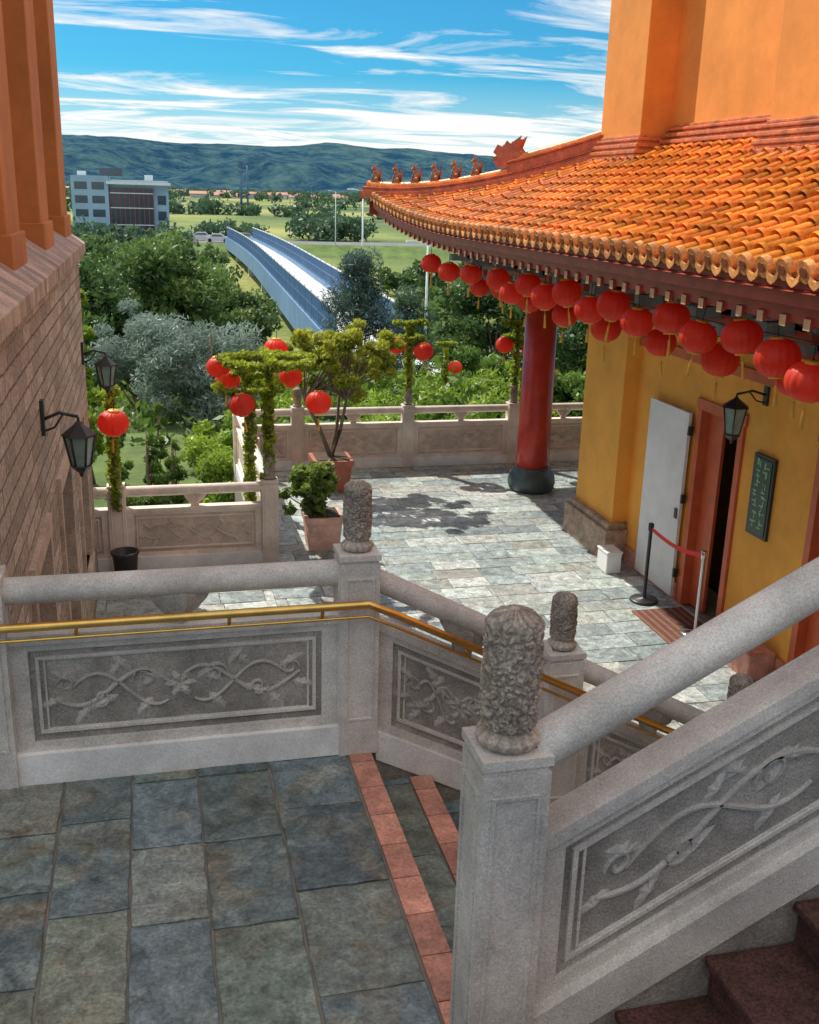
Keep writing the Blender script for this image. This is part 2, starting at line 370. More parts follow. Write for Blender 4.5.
# ---------------------------------------------------------------- paving
def paving(mb,x0,x1,y0,y1,z,width,lmin,lmax,along='y',gap=.008,pal=None,seed=1):
    rg=random.Random(seed)
    A0,A1,B0,B1=(x0,x1,y0,y1) if along=='y' else (y0,y1,x0,x1)
    a=A0
    while a<A1-1e-4:
        w=width*rg.uniform(.92,1.08); ae=min(a+w,A1)
        if A1-ae<.08: ae=A1
        b=B0-rg.uniform(0,lmax)
        while b<B1:
            l=rg.uniform(lmin,lmax); be=b+l
            bb0,bb1=max(b,B0),min(be,B1)
            if bb1-bb0>.03:
                c=rg.choice(pal); k=rg.uniform(.75,1.22); col=tuple(min(1,q*k) for q in c)
                zj=z+rg.uniform(-.003,.003)
                g=gap/2; P=[]
                def edge(p,q):
                    for t in (0,.2,.4,.6,.8):
                        P.append((p[0]+(q[0]-p[0])*t+rg.uniform(-.004,.004),p[1]+(q[1]-p[1])*t+rg.uniform(-.004,.004)))
                c4=[(a+g,bb0+g),(ae-g,bb0+g),(ae-g,bb1-g),(a+g,bb1-g)]
                for i in range(4): edge(c4[i],c4[(i+1)%4])
                if along!='y': P=[(q,p) for p,q in P][::-1]
                n=len(P)
                tx,ty=rg.uniform(-.004,.004),rg.uniform(-.004,.004)
                mx=sum(p[0] for p in P)/n;my=sum(p[1] for p in P)/n
                top=[(p[0],p[1],zj+(p[0]-mx)*tx+(p[1]-my)*ty) for p in P]
                ins=[(mx+(p[0]-mx)*.98,my+(p[1]-my)*.98,q[2]+.003) for p,q in zip(P,top)]
                bot=[(p[0],p[1],z-.02) for p in P]
                fs=[tuple(range(n))]+[(n+i,n+(i+1)%n,(i+1)%n,i) for i in range(n)]+[(2*n+i,2*n+(i+1)%n,n+(i+1)%n,n+i) for i in range(n)]
                mb.add(ins+top+bot,fs,0,False,col)
            b=be
        a=ae
P1=[(.165,.215,.225),(.18,.235,.235),(.22,.265,.245),(.145,.195,.215),(.20,.235,.195),(.25,.285,.27),(.165,.215,.235),(.185,.24,.21)]
P2=[(.42,.47,.46),(.36,.42,.42),(.47,.51,.49),(.32,.38,.39),(.43,.44,.40),(.52,.55,.53),(.29,.35,.36),(.41,.47,.44)]
mb=MB()
paving(mb,-3.2,.89,1.0,4.70,0,.335,.38,.75,'y',.012,P1,5)
mb.box((-3.2,1.0,-.3),(.9,4.9,-.008),1)
y=1.0
rg=random.Random(3)
while y<4.68:
    k=rg.uniform(.75,1.2)
    mb.box((.9,y+.003,-.04),(1.02,min(y+.24,4.69)-.003,.004),2,col=(k,k,k)); y+=.24
mb.build('stone_landing',[M_slate,M_joint,M_terr],.0)
mb=MB(); mb.box((-3.2,.9,-1.74),(.985,4.86,-.3),0); mb.build('landing_retaining_wall',[M_block])
mb=MB()
for i in range(10):
    x0=1.0+.33*i; z=-.17*(i+1)
    if z< -1.69: break
    mb.box((x0-.0,2.62,CZ-.02),(x0+.33,4.69,z-.012),1)
    paving(mb,x0+.02,x0+.225,2.63,4.68,z,.3,.5,.8,'y',.008,P1,30+i)
    y=2.63
    while y<4.67:
        k=rg.uniform(.8,1.15); mb.box((x0+.23,y+.003,z-.035),(x0+.345,min(y+.24,4.68)-.003,z+.005),2,col=(k,k,k)); y+=.24
mb.build('descending_stairs',[M_slate,M_joint,M_terr])
mb=MB()
for i in range(8):
    x0=1.07+.30*i; z=.16*(i+1)
    mb.box((x0,.9,0.003 if i==0 else z-.16),(3.6,2.435,z-.03),0)
    mb.box((x0-.025,.9,z-.03),(x0+.32 if i<7 else 3.6,2.436,z),0)
mb.build('ascending_stairs',[M_dkstep],.006)
mb=MB(); mb.box((-3.2,-3,-1.74),(3.6,.89,1.15),0); mb.build('upper_terrace',[M_stonebase])

mb=MB()
paving(mb,-.74,1.25,4.92,12.3,CZ,.32,.35,.8,'x',.009,P2,8)
paving(mb,1.25,5.9,4.92,16.75,CZ,.32,.35,.8,'x',.009,P2,9)
paving(mb,1.05,5.9,.0,4.92,CZ,.32,.35,.8,'x',.009,P2,10)
paving(mb,5.9,12.5,13.0,16.75,CZ,.32,.35,.8,'x',.009,P2,12)
mb.box((-4,-3,-6),(1.44,12.5,CZ-.012),1); mb.box((1.24,-3,-6.2),(13,16.95,CZ-.0125),1)
mb.build('courtyard_paving',[M_slate2,M_joint])

# ---------------------------------------------------------------- left building
LB=empty('orange_temple_hall')
mb=MB()
wins=[(6.0,7.0),(8.0,9.0),(10.0,11.0)]; wz=(-1.0,.55)
XL=-.75
ys=[4.95]+[q for w in wins for q in w]+[12.2]
for i in range(0,len(ys),2): mb.box((XL-.3,ys[i],CZ-.1),(XL,ys[i+1],2.1),0)
for a,b in wins:
    mb.box((XL-.3,a,CZ-.1),(XL,b,wz[0]),0); mb.box((XL-.3,a,wz[1]),(XL,b,2.1),0)
    mb.box((XL-.26,a,wz[0]),(XL-.22,b,wz[1]),2)
    mb.box((XL-.2,a-.07,wz[1]),(XL+.035,b+.07,wz[1]+.12),1); mb.box((XL-.2,a-.07,wz[0]-.1),(XL+.045,b+.07,wz[0]),1)
    mb.box((XL-.2,a-.07,wz[0]),(XL+.03,a+.03,wz[1]),1); mb.box((XL-.2,b-.03,wz[0]),(XL+.03,b+.07,wz[1]),1)
    mb.box((XL-.2,(a+b)/2-.02,wz[0]),(XL-.17,(a+b)/2+.02,wz[1]),1)
mb.box((-6,4.951,CZ-.1),(XL-.3,12.199,2.1),0)
mb.box((XL-.3,12.2,CZ-.1),(XL-.02,12.45,.2),0)
mb.build('block_walls',[M_block,M_coping,M_bwin],parent=LB)
mb=MB()
y=4.9
while y<12.25:
    k=rg.uniform(.65,1.2); c=(k,k*rg.uniform(.93,1.03),k); y1=min(y+.16,12.28)
    vs=[(-.67,2.10,0),(-.67,2.2,0),(-.97,2.40,0),(-.97,2.10,0)]
    vs=[(a,y+.007,b) for a,b,_ in vs]+[(a,y1-.007,b) for a,b,_ in vs]
    mb.add(vs,[(0,3,2,1),(4,5,6,7),(0,1,5,4),(1,2,6,5),(2,3,7,6)],0,False,c); y=y1
mb.box((-.70,4.92,2.03),(-.78,12.25,2.10),1); mb.box((-.71,4.92,2.104),(-.99,12.24,2.15),1)
mb.build('coping',[M_coping,M_block],.005,parent=LB)
mb=MB()
mb.box((-6,4.96,2.08),(-1.05,12.15,9.5),0)
for a,b in ((11.35,12.15),(9.1,9.85),(6.9,7.6),(5.0,5.5)):
    mb.box((-1.1,a,2.25),(-.83,b,9.5),0); mb.box((-1.1,a-.04,2.2),(-.80,b+.04,2.50),0)
mb.box((-1.06,4.97,5.4),(-.93,12.1,5.7),0)
for a,b in ((10.05,11.15),(7.8,8.9)):
    mb.box((-1.06,a,2.7),(-1.0,b,5.2),1)
mb.build('upper_walls',[M_orangeL,M_bwin],.01,parent=LB)
mb=MB()
mb.box((-7,4.2,9.5),(-.1,12.9,9.75),0); mb.build('flat_roof',[M_ridge],parent=LB)

# ---------------------------------------------------------------- right temple
RB=empty('temple_building')
XE,XW,YF,YW,ZE=3.8,6.6,18.0,13.7,2.40
RISE=1.12; UP=.38
def pW(y,s,dz=0):
    u=max(0,min(1,(y-12.3)/5.7)); 
    return Vector((XE+s*(XW-XE)-.10*u*u*(1-s),y,ZE+RISE*(.78*s+.22*s*s)+UP*u**2.4*(1-s)**1.3+dz))
def pN(x,s,dz=0):
    q=(x-XE)*(4.3/2.8); y0=YF-4.3*s
    u=max(0,min(1,(5.7-q)/5.7))
    return Vector((x-.10*u*u*(1-s),y0,ZE+RISE*(.78*s+.22*s*s)+UP*u**2.4*(1-s)**1.3+dz))
def smaxW(y): return 1 if y<=YW else max(0,1-(y-YW)/(YF-YW))
def smaxN(x): return 1 if x>=XW else max(0,(x-XE)/(XW-XE))
mb=MB()
SP=.225
def ribs(pf,smx,t0,t1):
    n=int((t1-t0)/SP); rg=random.Random(4)
    for k in range(n+1):
        t=t0+k*SP; S=smx(t)
        if S<.02: continue
        seg=max(1,round(S*11)); 
        dirt=(pf(t+.01,.0)-pf(t,.0)).normalized()
        for j in range(seg):
            s0=S*j/seg; s1=S*(j+1)/seg
            a=pf(t,s0); b=pf(t,s1); d=(b-a).normalized(); up=d.cross(dirt); 
            if up.z<0: up=-up
            kk=rg.uniform(.55,1.2); col=(min(1.2,kk),min(1.2,kk*rg.uniform(.8,1.2)),kk)
            jx=dirt*rg.uniform(-.008,.008)
            vs=[]
            for p,r,o in ((a-d*.012,.070,.014),(a+d*.03,.070,.014),(a+d*.035,.057,.008),(b,.051,0)):
                for i in range(8):
                    an=math.pi*i/7; vs.append(p+jx+dirt*r*math.cos(an)+up*(r*math.sin(an)*.95+o))
            fs=[(q*8+i,q*8+i+1,(q+1)*8+i+1,(q+1)*8+i) for q in range(3) for i in range(7)]
            mb.add(vs,fs,0,True,col)
            if j==0:
                vs2=[a-d*.014+up*.03]+[a-d*.014+dirt*.072*math.cos(2*math.pi*i/12)+up*(.03+.072*math.sin(2*math.pi*i/12)) for i in range(12)]
                mb.add(vs2,[(0,1+i,1+(i+1)%12) for i in range(12)],2,False,(kk,kk,kk))
                vs4=[a-d*.024+dirt*.035*math.cos(2*math.pi*i/8)+up*(.03+.035*math.sin(2*math.pi*i/8)) for i in range(8)]
                mb.add(vs4+[v+d*.012 for v in vs4],[tuple(range(8))]+[(i,(i+1)%8,8+(i+1)%8,8+i) for i in range(8)],1)
                vs3=[v+d*.05 for v in vs2[1:]]
                mb.add(vs2[1:]+vs3,[(i,(i+1)%12,12+(i+1)%12,12+i) for i in range(12)],2,True,(kk,kk,kk))
            a2=pf(t+SP,min(s0,smx(t+SP))); b2=pf(t+SP,min(s1,smx(t+SP)))
            m0=(a+a2)/2; m1=(b+b2)/2; kk2=rg.uniform(.6,1.25)
            lift=up*.018
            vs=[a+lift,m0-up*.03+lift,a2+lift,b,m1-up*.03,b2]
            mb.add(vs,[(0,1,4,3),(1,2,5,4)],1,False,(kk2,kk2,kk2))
            if j==0:
                w=dirt*.07; c=m0-d*.02
                prof=[(-1,.02),(-.85,-.03),(-.5,-.052),(0,-.068),(.5,-.052),(.85,-.03),(1,.02),(.5,-.008),(0,-.02),(-.5,-.008)]
                f=[c+w*q+Vector((0,0,h)) for q,h in prof]; g=[v+d*.02 for v in f]
                nn=len(prof)
                mb.add(f+g,[tuple(range(nn)),tuple(range(nn,2*nn))[::-1]]+[(i,(i+1)%nn,nn+(i+1)%nn,nn+i) for i in range(nn)],2,False,(kk,kk,kk))
ribs(pW,smaxW,-1.0,YF-.02)
ribs(pN,smaxN,XE+.05,11.8)
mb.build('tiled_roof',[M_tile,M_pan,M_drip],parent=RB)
mb=MB()
ysx=list(np.linspace(-1,YF,80))
def strip(fa,fb,ts,mi,col=(1,1,1)):
    vs=[];
    for t in ts: vs+=[fa(t),fb(t)]
    mb.add(vs,[(2*i,2*i+1,2*i+3,2*i+2) for i in range(len(ts)-1)],mi,False,col)
for j in range(6):
    strip(lambda t:pW(t,smaxW(t)*j/6,-.10),lambda t:pW(t,smaxW(t)*(j+1)/6,-.10),ysx,1)
O=Vector((.05,0,0))
strip(lambda t:pW(t,0,-.03)+O,lambda t:pW(t,0,-.19)+O,ysx,0)
strip(lambda t:pW(t,0,-.19)+O,lambda t:pW(t,0,-.19)+Vector((.12,0,0)),ysx,0)
strip(lambda t:pW(t,0,-.19)+Vector((.12,0,0)),lambda t:pW(t,0,-.30)+Vector((.12,0,0)),ysx,0)
strip(lambda t:pW(t,0,-.30)+Vector((.12,0,0)),lambda t:pW(t,0,-.30)+Vector((.3,0,0)),ysx,0)
xsx=list(np.linspace(XE,11.8,40))
for j in range(6):
    strip(lambda t:pN(t,smaxN(t)*j/6,-.10),lambda t:pN(t,smaxN(t)*(j+1)/6,-.10),xsx,1)
Oy=Vector((0,-.05,0))
strip(lambda t:pN(t,0,-.05)+Oy,lambda t:pN(t,0,-.30)+Oy,xsx,0)
y=-.9
while y<17.5:
    S=smaxW(y)
    a=pW(y,.035,-.36); b=pW(y,max(.06,S*.75),-.16)
    w=.035
    vs=[]
    for P in (a,b):
        vs+=[P+Vector((0,-w,0)),P+Vector((0,w,0)),P+Vector((0,w,.07)),P+Vector((0,-w,.07))]
    mb.add(vs,[(0,1,2,3)],2,False); mb.add(vs,[(4,7,6,5),(0,4,5,1),(3,2,6,7),(0,3,7,4),(1,5,6,2)],0)
    y+=.26
mb.box((4.95,-1,1.93),(5.11,16.3,2.13),0); mb.box((5.72,-1,1.55),(5.98,16.2,1.85),3)
mb.box((5.75,-1,1.86),(5.95,16.2,2.2),0); mb.box((4.9,16.31,1.93),(12,16.45,2.12),0)
mb.box((5.73,14.95,1.2),(12,15.25,1.5),3)
yb=.6
while yb<16.5:
    for (x0,x1,z0) in ((5.2,5.72,1.5),(4.98,5.72,1.66),(4.7,5.72,1.82)):
        mb.box((x0,yb-.06,z0),(x1,yb+.06,z0+.1),3)
    for (xx,zz,w) in ((5.25,1.58,.2),(5.02,1.75,.28),(4.78,1.93,.2)):
        mb.box((xx-.06,yb-w,zz+.02),(xx+.06,yb+w,zz+.11),0)
        for q in (-w,0,w): mb.box((xx-.07,yb+q-.06,zz+.11),(xx+.07,yb+q+.06,zz+.18),3)
    yb+=1.12
mb.build('eaves_timber',[M_redwood,M_redwood,M_raft,M_beamg],parent=RB)
mb=MB()
WX=5.9
op=[(9.25,10.2,.62),(7.0,8.0,.75)]
for a,b in ((-1.0,7.0),(8.0,9.25),(10.2,12.9)): mb.box((WX,a,CZ-.05),(WX+.25,b,2.75),0)
for a,b,t in op: mb.box((WX,a,t),(WX+.25,b,2.75),0)
mb.box((WX+.25,12.65,CZ-.05),(12,12.9,2.75),0)
for a,b in ((11.75,12.95),(6.75,6.98),(3.5,4.6)): 
    mb.box((5.70,a,CZ-.05),(6.2 if a>11 else WX-.002,b,1.54),0)
mb.box((WX-.04,-1,1.1),(WX-.001,11.74,1.22),2)
mb.build('walls',[M_yel,M_stonebase,M_reddoor],.008,parent=RB)
mb=MB()
mb.box((5.58,11.65,CZ-.01),(6.3,13.05,CZ+.42),0); mb.box((5.62,11.69,CZ+.42),(6.28,13.01,CZ+.5),0)
for a,b in ((-1,6.95),(8.05,9.2),(10.25,11.64)): mb.box((WX-.05,a,CZ-.01),(WX-.001,b,CZ+.22),1)
mb.box((5.55,8.15,CZ),(WX-.052,8.75,CZ+.28),1)
mb.build('stone_plinths',[M_stonebase,M_terr],.012,parent=RB)
mb=MB()
for a,b,t in op:
    mb.box((WX-.03,a,CZ),(WX+.2,a+.09,t),0); mb.box((WX-.03,b-.09,CZ),(WX+.2,b,t),0); mb.box((WX-.03,a-.03,t-.0),(WX+.2,b+.03,t+.12),0)
    mb.box((WX+.6,a-.6,CZ),(WX+.65,b+.6,t+.4),1)
    mb.box((WX+.08,a+.55,CZ+.02),(WX+.12,b-.09,t),0)
    mb.box((WX+.1,a+.09,CZ),(WX+.14,a+.12,t),3)
mb.box((WX-.085,10.27,CZ+.05),(WX-.045,11.22,CZ+2.25),2)
mb.box((WX-.10,10.30,CZ+1.0),(WX-.086,10.36,CZ+1.12),3)
for z in (.3,1.2,2.0): mb.box((WX-.09,10.235,CZ+z),(WX-.03,10.27,CZ+z+.1),3)
mb.build('doors',[M_reddoor,M_dark,M_white,M_black],.004,parent=RB)
mb=MB()
for yc,xc in ((15.1,5.85),(15.1,9.6)):
    mb.lathe([(.27,.3),(.26,.8),(.245,3.3)],(xc,yc,CZ),0,n=32)
    mb.lathe([(.30,0),(.36,.04),(.385,.14),(.36,.27),(.30,.33),(.285,.36),(.30,.38),(.27,.40)],(xc,yc,CZ),1,n=32)
mb.build('red_columns',[M_redcol,mat('dark_column_drum',(.07,.10,.11),.4,.3,6)],parent=RB)
mb=MB()
UZ=3.35
mb.box((6.6,-1,UZ-.4),(12,14.15,9),0)
for a,b in ((12.95,14.2),(8.6,10.0),(4.5,5.8)):
    mb.box((6.2,a,UZ-.3),(6.7 if b<14 else 7.2,b,9),0)
mb.build('upper_storey',[M_orange],.012,parent=RB)
mb=MB()
def molding(x,ya,yb_,z,layers):
    for o,h0,h1 in layers: mb.box((x-o,ya-o,z+h0),(x+.3,yb_+o,z+h1),0)
lay=((.13,-.12,.0),(.10,.0,.04),(.115,.04,.09),(.07,.09,.12),(.085,.12,.17),(.04,.17,.20),(.055,.20,.24),(.02,.24,.28))
for a,b in ((12.95,14.2),(8.6,10.0),(4.5,5.8)): molding(6.2,a,b,UZ,lay)
for o,h0,h1 in lay:
    mb.box((6.6-o*1.4,-1,UZ+.12+h0),(6.65,12.9,UZ+.12+h1-.002),0)
mb.build('base_moldings',[mat('molding_glaze',(.66,.20,.07),.35,.3,8,.25,40,grime=.3)],.012,parent=RB)
mb=MB()
def hip(s,dz=0):
    p=pW(YF-(YF-YW)*s,s); p.z+=dz; return p
N_=30
def sweep(s0,s1,hw,z0,z1,mi=0,rnd=False):
    pts=[hip(s) for s in np.linspace(s0,s1,N_)]
    d=(pts[-1]-pts[0]); d.z=0; d.normalize(); n=Vector((-d.y,d.x,0))
    prof=[(-hw,z0),(-hw,z1),(hw,z1),(hw,z0)] if not rnd else [(-hw,z0)]+[(-hw*math.cos(math.pi*i/8),z1-hw+hw*math.sin(math.pi*i/8)) for i in range(9)]+[(hw,z0)]
    k=len(prof); vs=[p+n*a+Vector((0,0,b)) for p in pts for a,b in prof]
    fs=[(j*k+i,j*k+(i+1)%k,(j+1)*k+(i+1)%k,(j+1)*k+i) for j in range(N_-1) for i in range(k)]
    fs+=[tuple(range(k)),tuple((N_-1)*k+i for i in range(k))[::-1]]
    mb.add(vs,fs,mi,rnd)
sweep(-.02,1.0,.12,-.05,.08); sweep(-.01,1.0,.09,.08,.12); sweep(-.01,1.0,.11,.12,.145); sweep(0,1.0,.065,.145,.24,1,rnd=True)
sweep(.57,1.0,.095,.145,.28); sweep(.57,1.0,.12,.28,.31); sweep(.57,1,.07,.31,.40,1,rnd=True)
mb.build('hip_ridge',[M_ridge,M_tile],.006,parent=RB)

M_fig=mat('figurine_glaze',(.35,.12,.05),.4,.3,12)
def figurine(s,sc=1.0):
    mb=MB(); p=hip(s,.225)
    d=(hip(0)-hip(1)); d.z=0; d.normalize(); n=Vector((-d.y,d.x,0))
    def T(a,b,c): q=p+(d*a+n*b+Vector((0,0,c)))*sc; return (q.x,q.y,q.z)
    def ell(c,r,mi=0,n1=10,n2=7):
        prof=[(r[0]*math.sin(math.pi*j/n2)+1e-4,-r[2]*math.cos(math.pi*j/n2)) for j in range(n2+1)]
        mb.lathe(prof,(0,0,0),mi,n1,T=lambda x,y,z:T(c[0]+x,c[1]+y*r[1]/r[0],c[2]+z))
    mb.box((-.08,-.05,-.01),(.08,.05,.02),0,T=T)
    ell((-.02,0,.09),(.06,.045,.075)); ell((.01,0,.15),(.04,.04,.05)); ell((.04,0,.215),(.045,.035,.04)); ell((.085,0,.205),(.025,.022,.02))
    for b in (-.025,.025):
        mb.tube([T(.05,b,.12),T(.06,b,.02)],.014*sc,0,6); ell((-.04,b*1.4,.045),(.045,.02,.035))
        mb.tube([T(.03,b,.24),T(.02,b*1.2,.285)],[.013*sc,.003*sc],0,5)
    mb.tube([T(-.07,0,.05),T(-.11,0,.12),T(-.09,0,.2),T(-.115,0,.24)],[.018*sc,.018*sc,.014*sc,.005*sc],0,6)
    return mb.build('roof_figurine',[M_fig])
for s in (.03,.12,.20,.28,.36,.44): figurine(s,1.0)
mb=MB(); p=hip(.56,.34); d=(hip(0)-hip(1)); d.z=0; d.normalize(); n=Vector((-d.y,d.x,0))
def T(a,b,c): q=p+d*a*.85+n*b+Vector((0,0,c*.85)); return (q.x,q.y,q.z)
pr=[(-.25,-.1),(-.28,.12),(-.2,.2),(-.27,.36),(-.16,.30),(-.08,.24),(0,.30),(.05,.24),(.10,.20),(.2,.24),(.27,.14),(.18,.08),(.28,.02),(.2,-.1)]
k=len(pr); mb.add([(a,-.07,c) for a,c in pr]+[(a,.07,c) for a,c in pr],[tuple(range(k)),tuple(range(k,2*k))[::-1]]+[(i,(i+1)%k,k+(i+1)%k,k+i) for i in range(k)],0,False,T=T)
mb.build('ridge_ornament',[M_ridge],.02)

# ---------------------------------------------------------------- lanterns
def lantern_mesh():
    mb=MB(); R=.18; nv=14
    prof=[]
    for j in range(nv+1):
        t=math.pi*(.12+.76*j/nv); prof.append((R*math.sin(t)**.8,-R*.86*math.cos(t)))
    mb.lathe(prof,(0,0,0),0,n=64,fn=lambda a,z,r:-.009*abs(math.cos(a*8))**6)
    for sg in (-1,1):
        z=sg*R*.80; mb.lathe([(.06,-.012),(.065,0),(.06,.012)],(0,0,z+sg*.008),1,n=20)
    mb.tube([(0,0,R*.8),(0,0,R*.8+.16)],.005,2,5)
    mb.tube([(0,0,-R*.8),(0,0,-R*.8-.07)],.004,1,5)
    mb.lathe([(.006,0),(.014,-.02),(.012,-.04),(.017,-.17)],(0,0,-R*.8-.07),1,n=10)
    o=mb.build('red_lantern',[M_red,M_gold,M_black]); return o
LO=lantern_mesh(); LM=LO.data; first=[True]
def lantern(x,y,z,s=1.0):
    if first[0]: o=LO; first[0]=False
    else: o=bpy.data.objects.new('red_lantern',LM); scene.collection.objects.link(o)
    s*=random.uniform(.93,1.05)
    o.location=(x,y,z); o.scale=(s,s,s*random.uniform(.94,1.04)); o.rotation_euler=(random.uniform(-.16,.16),random.uniform(-.16,.16),random.uniform(0,6))
row=[(15.44,-.98),(14.45,-1.03),(13.39,-.98),(12.26,-.96),(11.73,-1.07),(11.2,-.93),(10.65,-1.01),(10.05,-.91),(9.44,-1.02),(8.92,-.92),(8.4,-1.01),(7.79,-.905),(7.33,-1.0),(6.71,-.915),(6.24,-.995),(5.85,-1.09),(5.3,-.95),(4.7,-1.0),(4.1,-.93)]
for y,z in row: lantern(4.15,y,z+2.8,.88)
row2=[(14.7,-1.27),(13.7,-1.2),(12.6,-1.25),(11.4,-1.3),(10.23,-1.29),(8.98,-1.27),(7.89,-1.27),(6.8,-1.25),(5.7,-1.25)]
for y,z in row2: lantern(4.7,y,z+2.8,.88)
mb=MB()
pts=[(4.15,y,z+2.8+.30) for y,z in row]; mb.tube([(4.15,16.6,2.3)]+pts+[(4.15,3.4,2.3)],.006,0,5)
pts=[(4.7,y,z+2.8+.30) for y,z in row2]; mb.tube([(4.7,15.9,2.2)]+pts+[(4.7,4.4,2.2)],.006,0,5)
for y,z in row[::2]: mb.tube([(4.15,y,z+3.1),(4.15,y,2.25)],.004,0,4)
mb.build('lantern_cord',[M_black])

# ---------------------------------------------------------------- foliage
def leafcloud(mb,centers,n,size,colA,colB,rng,mi=0,flat=.8,asp=.45):
    C=np.array([c[:3] for c in centers]);R=np.array([c[3] for c in centers])
    w=R**2; idx=rng.choice(len(C),n,p=w/w.sum())
    d=rng.normal(size=(n,3)); d/=np.linalg.norm(d,axis=1)[:,None]
    rr=rng.random(n)**.38
    p=C[idx]+d*(R[idx]*rr)[:,None]*np.array([1,1,flat])
    u=rng.normal(size=(n,3)); u/=np.linalg.norm(u,axis=1)[:,None]
    w2=rng.normal(size=(n,3)); w2=np.cross(u,w2); w2/=np.linalg.norm(w2,axis=1)[:,None]
    sz=size*(.6+.8*rng.random(n))[:,None]
    A=p-u*sz; B=p+w2*sz*asp; Cc=p+u*sz; D=p-w2*sz*asp
    V=np.stack([A,B,Cc,D],1).reshape(-1,3)
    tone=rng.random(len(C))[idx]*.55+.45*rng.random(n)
    tone=np.clip(tone*.8+.25*(d[:,2]),0,1)[:,None]  # light from above put into leaf colour: upper side of each clump lighter
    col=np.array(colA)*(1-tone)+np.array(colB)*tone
    o=len(mb.v); mb.v.extend(map(tuple,V.tolist()))
    base=np.arange(n)*4+o
    mb.f.extend(map(tuple,np.stack([base,base+1,base+2,base+3],1).tolist()))
    mb.m.extend([mi]*n); mb.s.extend([False]*n); mb.c.extend(map(tuple,col.tolist()))
def tree(name,base,H,cw,tr,ncl,nleaf,leaf,cA,cB,cf=.7,shape='round',seed=1,asp=.45,clr=.17,mbx=None):
    rng=np.random.default_rng(seed); mb=mbx or MB(); b=Vector(base)
    zc=b.z+H*(1-cf/2); rz=H*cf/2; cen=[]
    for i in range(ncl):
        d=rng.normal(size=3); d/=np.linalg.norm(d); r=rng.random()**.45*.85
        x,y,z=d*r
        if shape=='cone':
            t=rng.random()**1.3; ang=rng.random()*6.28; rad=(1-t)*.9*rng.random()**.4; x,y,z=rad*math.cos(ang),rad*math.sin(ang),t*2-1
        if shape=='pear':
            t=rng.random()**1.15; ang=rng.random()*6.28; rad=(1-t)**.55*.85*rng.random()**.4; x,y,z=rad*math.cos(ang),rad*math.sin(ang),t*2-1
        cr=cw*clr*rng.uniform(.6,1.25)*(1 if shape!='cone' else (1.15-(z+1)/2*.7))
        cen.append((b.x+x*cw/2,b.y+y*cw/2,zc+z*rz,cr))
    top=b+Vector((rng.normal()*.03*H,rng.normal()*.03*H,H*(.75 if shape!='cone' else .97)))
    mid=b.lerp(top,.5)+Vector((rng.normal()*.04*H,rng.normal()*.04*H,0))
    mb.tube([b,b.lerp(mid,.5),mid,top],[tr,tr*.8,tr*.6,tr*.2],1,8)
    for c in cen[:min(len(cen),26)]:
        c=Vector(c[:3]); t=max(.15,min(.9,(c.z-b.z)/H-.22)); 
        s=b.lerp(mid,t*2) if t<.5 else mid.lerp(top,t*2-1)
        m=s.lerp(c,.55)+Vector((0,0,-.03*H))
        mb.tube([s,m,c],[tr*.35,tr*.2,tr*.07],1,5)
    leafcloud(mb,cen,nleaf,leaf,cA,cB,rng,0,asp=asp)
    if mbx is None: return mb.build(name,[M_leaf,M_bark])
G_dark=((.015,.05,.015),(.14,.24,.065)); G_mid=((.03,.09,.02),(.25,.40,.075)); G_lime=((.09,.19,.02),(.46,.62,.08)); G_blue=((.08,.14,.11),(.38,.47,.40))
tree('eucalyptus_tree',(.8,53,-9.2),10.6,6.8,.3,44,15000,.16,(.02,.065,.02),(.24,.36,.09),.78,seed=3)
tree('eucalyptus_tree',(4.2,58,-9.2),8.6,5.5,.25,30,8000,.16,(.02,.065,.02),(.22,.34,.08),.8,seed=23)
tree('eucalyptus_tree',(-2.2,47,-8.6),8.6,5.0,.25,26,7000,.16,*G_dark,.8,seed=4)
tree('silver_leaf_tree',(1.15,26.5,-3.3),3.5,4.0,.12,44,18000,.085,*G_blue,.98,'round',seed=5,asp=.2,clr=.14)
tree('silver_leaf_tree',(-.6,28,-3.4),3.7,2.6,.1,20,6000,.085,*G_blue,.9,seed=15,asp=.2)
tree('she_oak_tree',(7.1,36,-6.5),7.1,4.4,.16,54,17000,.16,(.02,.055,.045),(.14,.22,.18),.85,'pear',seed=6,asp=.10)
tree('she_oak_tree',(9.4,38,-6.7),5.9,3.6,.14,30,8000,.16,(.02,.055,.035),(.15,.25,.14),.9,'pear',seed=16,asp=.10)
tree('conifer_tree',(-1.2,19.5,-2.6),3.7,1.1,.07,26,6000,.07,*G_lime,.95,'cone',seed=7,asp=.3)
for i,(x,y,h) in enumerate(((-.55,17.2,1.7),(-.1,17.6,1.5),(.3,17.4,1.4),(.05,18.6,1.7))):
    tree('conifer_tree',(x,y,-2.6),h,.62,.05,18,3000,.05,*G_mid,.97,'cone',seed=8+40*i,asp=.3,clr=.2)
tree('garden_tree',(11.4,34,-6),6.2,4.2,.15,30,9000,.12,*G_dark,.85,seed=12)
tree('garden_tree',(15.0,38,-6.5),6.6,5.0,.15,30,9000,.13,*G_dark,.85,seed=13)
tree('garden_tree',(5.4,30,-5),3.6,2.8,.1,20,6000,.09,*G_mid,.85,seed=14)
tree('garden_tree',(8.6,26,-4.2),3.6,2.4,.1,20,5000,.08,*G_mid,.85,seed=17)
tree('garden_tree',(11.0,25,-4.2),4.6,3.0,.1,24,6000,.08,*G_dark,.85,seed=18)
tree('garden_tree',(9.0,21,-2.8),2.6,1.9,.08,20,5000,.07,*G_mid,.9,seed=19)
rng=np.random.default_rng(21)
mb=MB(); cen=[]
